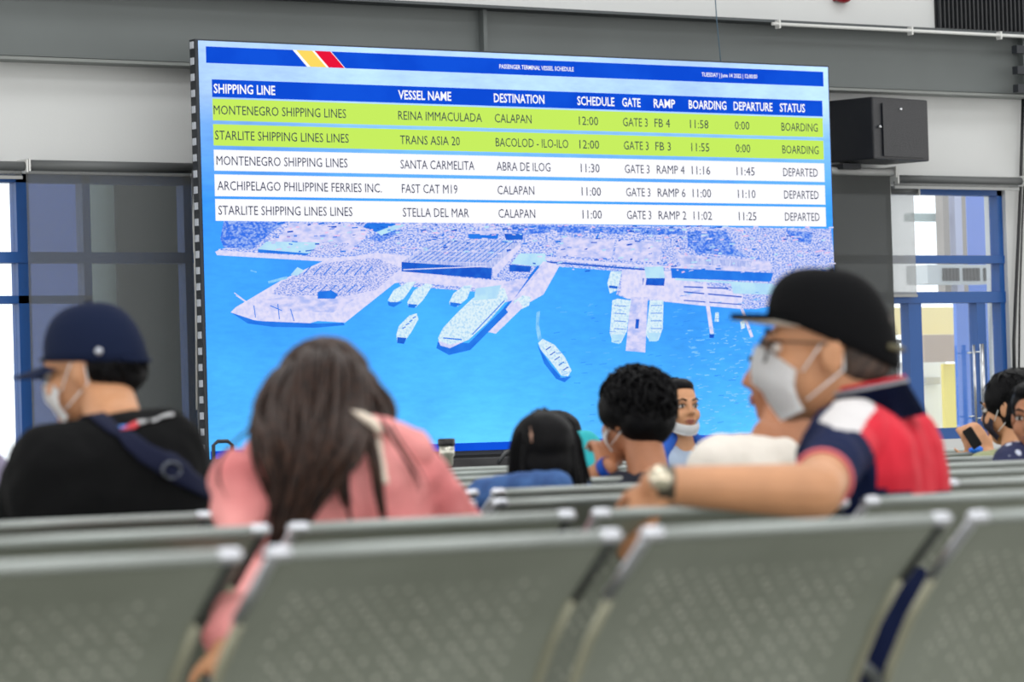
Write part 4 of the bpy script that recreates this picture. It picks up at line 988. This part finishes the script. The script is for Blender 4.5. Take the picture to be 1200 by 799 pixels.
# --- 5: person with long black hair in a denim jacket, fourth row
hc = at(636, 535, 6.86); H = Head(hc, dirh(20, -.1), k=.88); nb = at(634, 574, 6.82)
shL, shR = at(582, 592, 6.86), at(680, 588, 6.8); hips = seat_hips(nb.x, 4, .34, .08, 5, .5)
DEN = mat('denim', (62, 100, 158), .85, col2=(42, 74, 128), scale=30)
p5 = person('person with straight black hair and a blue denim jacket, beside the empty seats', hips[0].lerp(hips[1], .5), H, nb, (shL, shR), (at(562, 620, 6.9), at(700, 640, 6.9)), (at(590, 640, 7.1), at(660, 640, 7.1)), hips, 5, SKIN, DEN, sleeve=(1, .9), k=.88, tr=.1, shoulder_r=.062, shdisp=.006)
H.face(p5)
bm = bmesh.new(); cap_(bm, at(612, 570, 6.76), at(655, 568, 6.74), .036, .036); cap_(bm, at(612, 572, 6.76), at(570, 582, 6.84), .036, .05); solid('jacket_collar', bm, .009, DEN, p5, 3, .004, .04)
hairblob('hair', H, [(0, -.018, .035, .09, .105, .092), (0, -.03, -.03, .092, .085, .09)], HAIRB, p5, .001)
g = [([H.p(0, 0, .12), H.p(x*.9, -.085+abs(x)*.4, .05), H.p(x*1.05, -.10+abs(x)*.5, -.03), H.p(x*1.05+.01, -.10+abs(x)*.45, -.1), H.p(x+.02, -.10+abs(x)*.4, -.16)], 12, [.01, .01, .012, .012, .008], .007) for x in (-.085, -.06, -.03, 0, .03, .06, .085)]
locks('long_hair', g, HAIRB, p5, 12, 5)
bm = bmesh.new(); tube(bm, [H.p(-.052, -.085, .075), H.p(-.05, -.096, .05), H.p(-.053, -.100, .03)], [.002, .006, .002], 6); bobj('hair_clip', bm, mat('clip_tan', (170, 130, 110), .4), p5, True)

# --- 6: person in the teal shirt, sixth row
hc = at(646, 524, 9.1); H = Head(hc, dirh(-20, -.1), k=.95); nb = at(664, 545, 9.0)
shL, shR = at(632, 560, 9.0), at(684, 532, 8.95); hips = seat_hips(nb.x, 6, .5, .09, -5, .5)
p6 = person('person in a teal shirt leaning forward, mostly hidden by the long black hair', hips[0].lerp(hips[1], .5), H, nb, (shL, shR), (at(620, 590, 9.1), at(700, 570, 9.05)), (at(640, 600, 9.3), at(690, 600, 9.3)), hips, -5, SKIN, mat('teal_shirt', (30, 168, 178), .8, var=.1), sleeve=(.8, 0), tr=.105, shoulder_r=.085)
H.face(p6); hairblob('hair', H, [(0, -.02, .04, .084, .1, .086), (0, -.05, -.01, .078, .06, .06)], HAIRB, p6, .002)

# --- 7: man with black hair, and his arm with the blue wristband
hc = at(743, 490, 7.5); H = Head(hc, dirh(-10, -.05), k=.95); nb = at(762, 553, 7.42)
shL, shR = at(716, 580, 7.5), at(815, 585, 7.42); hips = seat_hips(nb.x, 4, .62, .09, 0, .5)
p7 = person('person with thick wavy black hair and a dark shirt, wearing a blue wristband', hips[0].lerp(hips[1], .5), H, nb, (shL, shR), (at(668, 578, 7.62), at(835, 640, 7.5)), (at(712, 548, 7.5), at(800, 640, 7.7)), hips, 0, SKIN2, mat('shirt_darknavy', (22, 26, 42), .85), sleeve=(.45, 0), tr=.11, shoulder_r=.07,
            hands=((V((.25, .55, .6)), V((0, .6, -.4)), .9), None), vox=.008)
H.face(p7)
hairblob('hair', H, [(0, -.02, .045, .096, .112, .098), (0, -.05, 0, .094, .078, .085), (-.045, .0, .03, .062, .08, .07), (0, -.06, -.04, .07, .05, .045), (.04, -.03, .06, .06, .07, .07)], HAIRB, p7, .003, .045)
tufts(H, 420, .05, HAIRB, p7, (.096, .112, .098), (0, -.02, .045), 4, .0042, lambda d: d.y < .35 or d.z > .55)
bangle('wristband', at(711, 548.5, 7.5), at(712, 548, 7.5)-at(668, 578, 7.62), .031, .026, mat('band_blue', (28, 96, 214), .5), p7)
H.mask(p7)

# --- 8: child with the mask under the chin
hc = at(796, 479, 9.2); H = Head(hc, dirh(188, .05), k=.80); nb = at(796, 517, 9.22)
rt = dirh(178).cross(V((0, 0, 1)))
shL, shR = nb-rt*.105+V((0, 0, -.04)), nb+rt*.105+V((0, 0, -.04)); hips = [nb-rt*.06+V((0, 0, -.38)), nb+rt*.06+V((0, 0, -.38))]
def child():
    root = empty('person', V((nb.x, nb.y, 0)), label='small child facing the camera with a white mask pulled under the chin', cat='person')
    bm = bmesh.new(); H.skin(bm); hp = (hips[0]+hips[1])/2; hp.z = .55
    cap_(bm, H.p(0, -.015, -.04), nb, .036, .042); cap_(bm, nb, hp, .05, .085)
    fw = dirh(178)
    for i, s in ((0, -1), (1, 1)):
        a = (shL, shR)[i]; e = a+rt*s*.03+V((0, 0, -.19)); w_ = e+fw*.1+V((0, 0, -.10)); cap_(bm, nb, a, .03, .032); cap_(bm, a, e, .032, .026); cap_(bm, e, w_, .026, .019); hand(bm, w_, fw*.5+V((0, 0, -.6)), rt*-s, .7, .5, s)
        h = V((hp.x, hp.y, .53))+rt*s*.055; k_ = h+V((0, 0, -.23)); an_ = h+V((0, 0, -.46)); cap_(bm, h, k_, .058, .042); cap_(bm, k_, an_, .042, .027); cap_(bm, an_, an_+fw*.09+V((0, 0, -.03)), .028, .022)
    solid('body', bm, .0065, SKIN, root, 2)
    bm = bmesh.new()
    for a in (-.3, 0, .3): cap_(bm, nb+(shR-shL)*a+V((0, 0, -.075)), hp+(shR-shL)*a*.8, .068, .085)
    cap_(bm, shL, shR, .043, .043)
    for i, s in ((0, -1), (1, 1)): a = (shL, shR)[i]; cap_(bm, a, a+rt*s*.02+V((0, 0, -.12)), .042, .040)
    solid('shirt', bm, .008, mat('shirt_lightgrey', (168, 184, 208), .85), root, 3, .003, .05)
    bm = bmesh.new()
    for s in (-1, 1):
        for i in range(2): pass
        cap_(bm, nb+rt*s*.045+fw*.02+V((0, 0, .012)), nb+rt*s*.10+fw*.035+V((0, 0, -.035)), .02, .026); cap_(bm, nb+rt*s*.10+fw*.03+V((0, 0, -.035)), nb+rt*s*.095+fw*.06+V((0, 0, -.25)), .026, .03)
    solid('vest_trim', bm, .007, mat('child_blue', (20, 82, 180), .8), root, 2)
    bm = bmesh.new()
    for s in (-1, 1): h = V((hp.x, hp.y, .54))+rt*s*.055; cap_(bm, h, h+V((0, 0, -.24)), .075, .06)
    solid('shorts', bm, .01, mat('shorts_navy', (36, 44, 74), .85), root, 2)
    return root
p8 = child(); H.face(p8)
hairblob('hair', H, [(0, -.03, .045, .083, .096, .086), (0, .0, .092, .066, .07, .036), (0, -.05, -.01, .076, .062, .065)], HAIRB, p8, .002, .03, .006)
tufts(H, 160, .03, HAIRB, p8, (.083, .096, .086), (0, -.03, .045), 6, .003, lambda d: d.y < .2 or d.z > .75, .08)
# mask under the chin
bm = bmesh.new(); rows = []
for j in range(6):
    t = j/5; row = []
    for i in range(15):
        a = math.radians(-80+160*i/14); r_ = 1+.10*math.sin(math.pi*t)
        row.append(bm.verts.new(H.p(math.sin(a)*.066*r_, .016+math.cos(a)*(.076)*r_-.010*(1-t), -.118+.044*t+.040*(1-math.cos(a)))))
    rows.append(row)
for j in range(5):
    for i in range(14): bm.faces.new((rows[j][i], rows[j][i+1], rows[j+1][i+1], rows[j+1][i]))
bmesh.ops.solidify(bm, geom=bm.faces[:], thickness=.003); mo = bobj('face_mask', bm, MASKM, p8, True)
bm = bmesh.new()
for s in (-1, 1): tube(bm, [H.p(s*.063, .03, -.06), H.p(s*.076, .0, -.01), H.p(s*.084, -.025, -.004), H.p(s*.07, -.01, -.05)], .002, 5)
bobj('ear_loop', bm, MASKM, mo, True)

# --- 9: person with the phone at right
hc = at(1186, 478, 9.0); H = Head(hc, dirh(-22, -.15), k=1.06); nb = at(1190, 527, 8.95)
shL, shR = at(1152, 548, 8.95), at(1230, 545, 9.0); hips = seat_hips(nb.x, 6, .42, .09, -10, .5)
p9 = person('person in an olive top and dark mask holding a phone at right', hips[0].lerp(hips[1], .5), H, nb, (shL, shR), (at(1146, 562, 9.15), at(1226, 580, 9.3)), (at(1158, 531, 9.32), at(1146, 540, 9.36)), hips, -20, SKIN, mat('olive_top', (150, 156, 118), .85), sleeve=(1, .7), tr=.1, k=.95,
            hands=((V((-.35, .1, .7)), V((0, 1, .2)), .8), (V((-.25, .1, .8)), V((.1, .3, .0)), .5)), vox=.008)
H.face(p9); H.mask(p9, m=mat('mask_dark', (50, 44, 60), .8))
hairblob('hair', H, [(0, -.02, .035, .09, .11, .094), (0, -.045, -.025, .094, .08, .08), (0, -.05, -.07, .07, .06, .05)], HAIRB, p9, .002)
tufts(H, 160, .05, HAIRB, p9, (.09, .11, .094), (0, -.02, .035), 8, .0025, lambda d: d.y < .2 or d.z > .7, .02)
bm = bmesh.new(); ell(bm, H.p(-.06, -.09, .04), (.01, .01, .007)); bobj('hair_clip', bm, mat('clip_silver', (180, 180, 185), .3, .6), p9, True)
q = at(1140, 514, 9.25)
ph = empty('mobile_phone', q, label='dark mobile phone held up by the person in the olive top', cat='phone')
bm = bmesh.new(); box(bm, (-.020, -.004, -.035), (.020, .004, .042)); bmesh.ops.bevel(bm, geom=bm.edges[:], offset=.003, segments=2, affect='EDGES'); o = bobj('casing', bm, M_black, ph, local=False); o.rotation_euler = (.2, -.5, -1.15)
bm = bmesh.new(); box(bm, (-.017, .004, -.031), (.017, .005, .038)); o2_ = bobj('screen', bm, emat('phone_glow', (120, 140, 170)), ph, local=False); o2_.rotation_euler = (.2, -.5, -1.15)

# --- 10: person in the polka dot top, right edge
hc = at(1214, 490, 8.05); H = Head(hc, dirh(238, -.05), k=.95); nb = at(1213, 530, 8.05); bf10 = 190
shL, shR = at(1245, 545, 8.1), at(1183, 541, 8.05); hips = [V((nb.x+.08, 8.0, .5)), V((nb.x-.08, 8.0, .5))]
def polka():
    m = bpy.data.materials.new('polka_navy'); m.use_nodes = True; nt = m.node_tree; b = nt.nodes['Principled BSDF']; b.inputs['Roughness'].default_value = .85
    tc = nt.nodes.new('ShaderNodeTexCoord'); v = nt.nodes.new('ShaderNodeTexVoronoi'); v.inputs['Scale'].default_value = 26; v.inputs['Randomness'].default_value = .45; nt.links.new(tc.outputs['Object'], v.inputs['Vector'])
    r = nt.nodes.new('ShaderNodeValToRGB'); nt.links.new(v.outputs['Distance'], r.inputs[0]); r.color_ramp.elements[0].position = .26; r.color_ramp.elements[1].position = .30
    r.color_ramp.elements[0].color = (*L((190, 196, 215)), 1); r.color_ramp.elements[1].color = (*L((28, 34, 72)), 1); nt.links.new(r.outputs[0], b.inputs['Base Color']); return m
p10 = person('person in a navy polka dot top at the right edge, face partly in the frame', V((nb.x, 8.0)), H, nb, (shL, shR), (at(1255, 590, 8.0), at(1172, 575, 8.0)), (at(1240, 600, 7.9), at(1190, 600, 7.9)), hips, 180, SKIN2, polka(), sleeve=(.9, 0), tr=.1, k=.9, shoulder_r=.075)
H.face(p10); hairblob('hair', H, [(0, -.025, .045, .086, .1, .09), (0, -.05, -.02, .084, .06, .09), (0, .015, .09, .066, .065, .036)], HAIRB, p10, .003)
tufts(H, 160, .05, HAIRB, p10, (.086, .1, .09), (0, -.025, .045), 9, .003, lambda d: d.y < .1 or d.z > .75, .06)

# --- 11: person cut by the left edge
hc = at(-75, 480, 7.0); H = Head(hc, dirh(-40), k=1.0); nb = at(-62, 535, 7.0)
shL, shR = at(-125, 560, 7.0), at(-20, 560, 7.0); hips = seat_hips(nb.x, 4, .42, .09, 0)
p11 = person('person at the far left edge, only a lilac grey shoulder in the frame', hips[0].lerp(hips[1], .5), H, nb, (shL, shR), (at(-110, 640, 7.1), at(6, 640, 7.1)), (at(-80, 650, 7.3), at(-20, 650, 7.3)), hips, 0, SKIN, mat('lilac_grey', (140, 134, 160), .85), sleeve=(.9, 0), shoulder_r=.08)
H.face(p11); hairblob('hair', H, [(0, -.02, .035, .086, .1, .09), (0, -.05, -.03, .08, .06, .07)], HAIRB, p11, .002)

# ------------------------------------------------------------------ small things
q = at(524, 548, ROWY(8)+.01); q.z = .852
tb = empty('tumbler', q, label='silver and black tumbler standing on the farthest top rail left of the display bottom edge', cat='tumbler')
def lathe(bm, c, prof, n=18):
    rows = [[bm.verts.new(c+V((r*math.cos(2*math.pi*k/n), r*math.sin(2*math.pi*k/n), z))) for k in range(n)] for r, z in prof]
    for a, b in zip(rows, rows[1:]):
        for k in range(n): bm.faces.new((a[k], a[(k+1) % n], b[(k+1) % n], b[k]))
    bm.faces.new(rows[0][::-1]); bm.faces.new(rows[-1])
bm = bmesh.new(); lathe(bm, q, [(.016, 0), (.022, .006), (.022, .03), (.028, .04), (.028, .075)]); bobj('cup', bm, mat('tumbler_steel', (190, 190, 180), .25, .8), tb, True)
bm = bmesh.new(); lathe(bm, q, [(.03, .075), (.031, .08), (.031, .096), (.027, .1)]); bobj('lid', bm, M_black, tb, True)
q = at(588, 545, 11.2); q.z = .0
bg = empty('travel_bag', q, label='black travel bag with a curved handle standing beyond the farthest bench', cat='bag')
bm = bmesh.new(); zt_ = at(588, 536, 11.2).z; box(bm, (q.x-.22, 11.1, 0), (q.x+.22, 11.4, zt_)); bmesh.ops.bevel(bm, geom=bm.edges[:], offset=.05, segments=3, affect='EDGES'); bobj('body', bm, mat('bag_black', (24, 24, 28), .6), bg, True)
bm = bmesh.new(); tube(bm, [(q.x-.05, 11.15, zt_-.02), (q.x-.02, 11.14, zt_+.02), (q.x+.05, 11.14, zt_+.035), (q.x+.12, 11.15, zt_+.01), (q.x+.14, 11.15, zt_-.02)], .008, 8); bobj('handle', bm, mat('handle_grey', (70, 72, 76), .4), bg, True)
q = at(258, 530, 12.0)
su = empty('trolley_case', V((q.x, 12.0, 0)), label='dark trolley case whose pull handle shows beside the pink shoulder', cat='suitcase')
bm = bmesh.new(); box(bm, (q.x-.2, 11.9, 0.03), (q.x+.2, 12.12, .68)); bmesh.ops.bevel(bm, geom=bm.edges[:], offset=.03, segments=3, affect='EDGES'); bobj('shell', bm, mat('case_dark', (40, 42, 50), .5), su, True)
xa_, xb_ = at(250, 520, 12).x, at(272, 520, 12).x; zt_ = at(260, 517, 12).z
bm = bmesh.new(); tube(bm, [(xa_, 12, .66), (xa_, 12, zt_-.015), (xa_+.02, 12, zt_), (xb_-.02, 12, zt_), (xb_, 12, zt_-.015), (xb_, 12, .66)], .008, 8); bobj('pull_handle', bm, M_dark, su, True)
for s in (-1, 1):
    bm = bmesh.new(); tube(bm, [(q.x+s*.15-.015, 12.0, .03), (q.x+s*.15+.015, 12.0, .03)], .03, 12); bobj('wheel', bm, M_black, su, True)
q = at(1143, 529, ROWY(7)+.0); q.z = .853
bm = bmesh.new(); ell(bm, q, (.03, .018, .014)); ell(bm, q+V((.014, 0, .004)), (.02, .015, .012))
tag(solid('cleaning_cloth', bm, .004, mat('cloth_blue', (36, 120, 235), .7), None, 2, .003, .02), 'small bright blue cloth lying on a far top rail below the window', 'cloth')
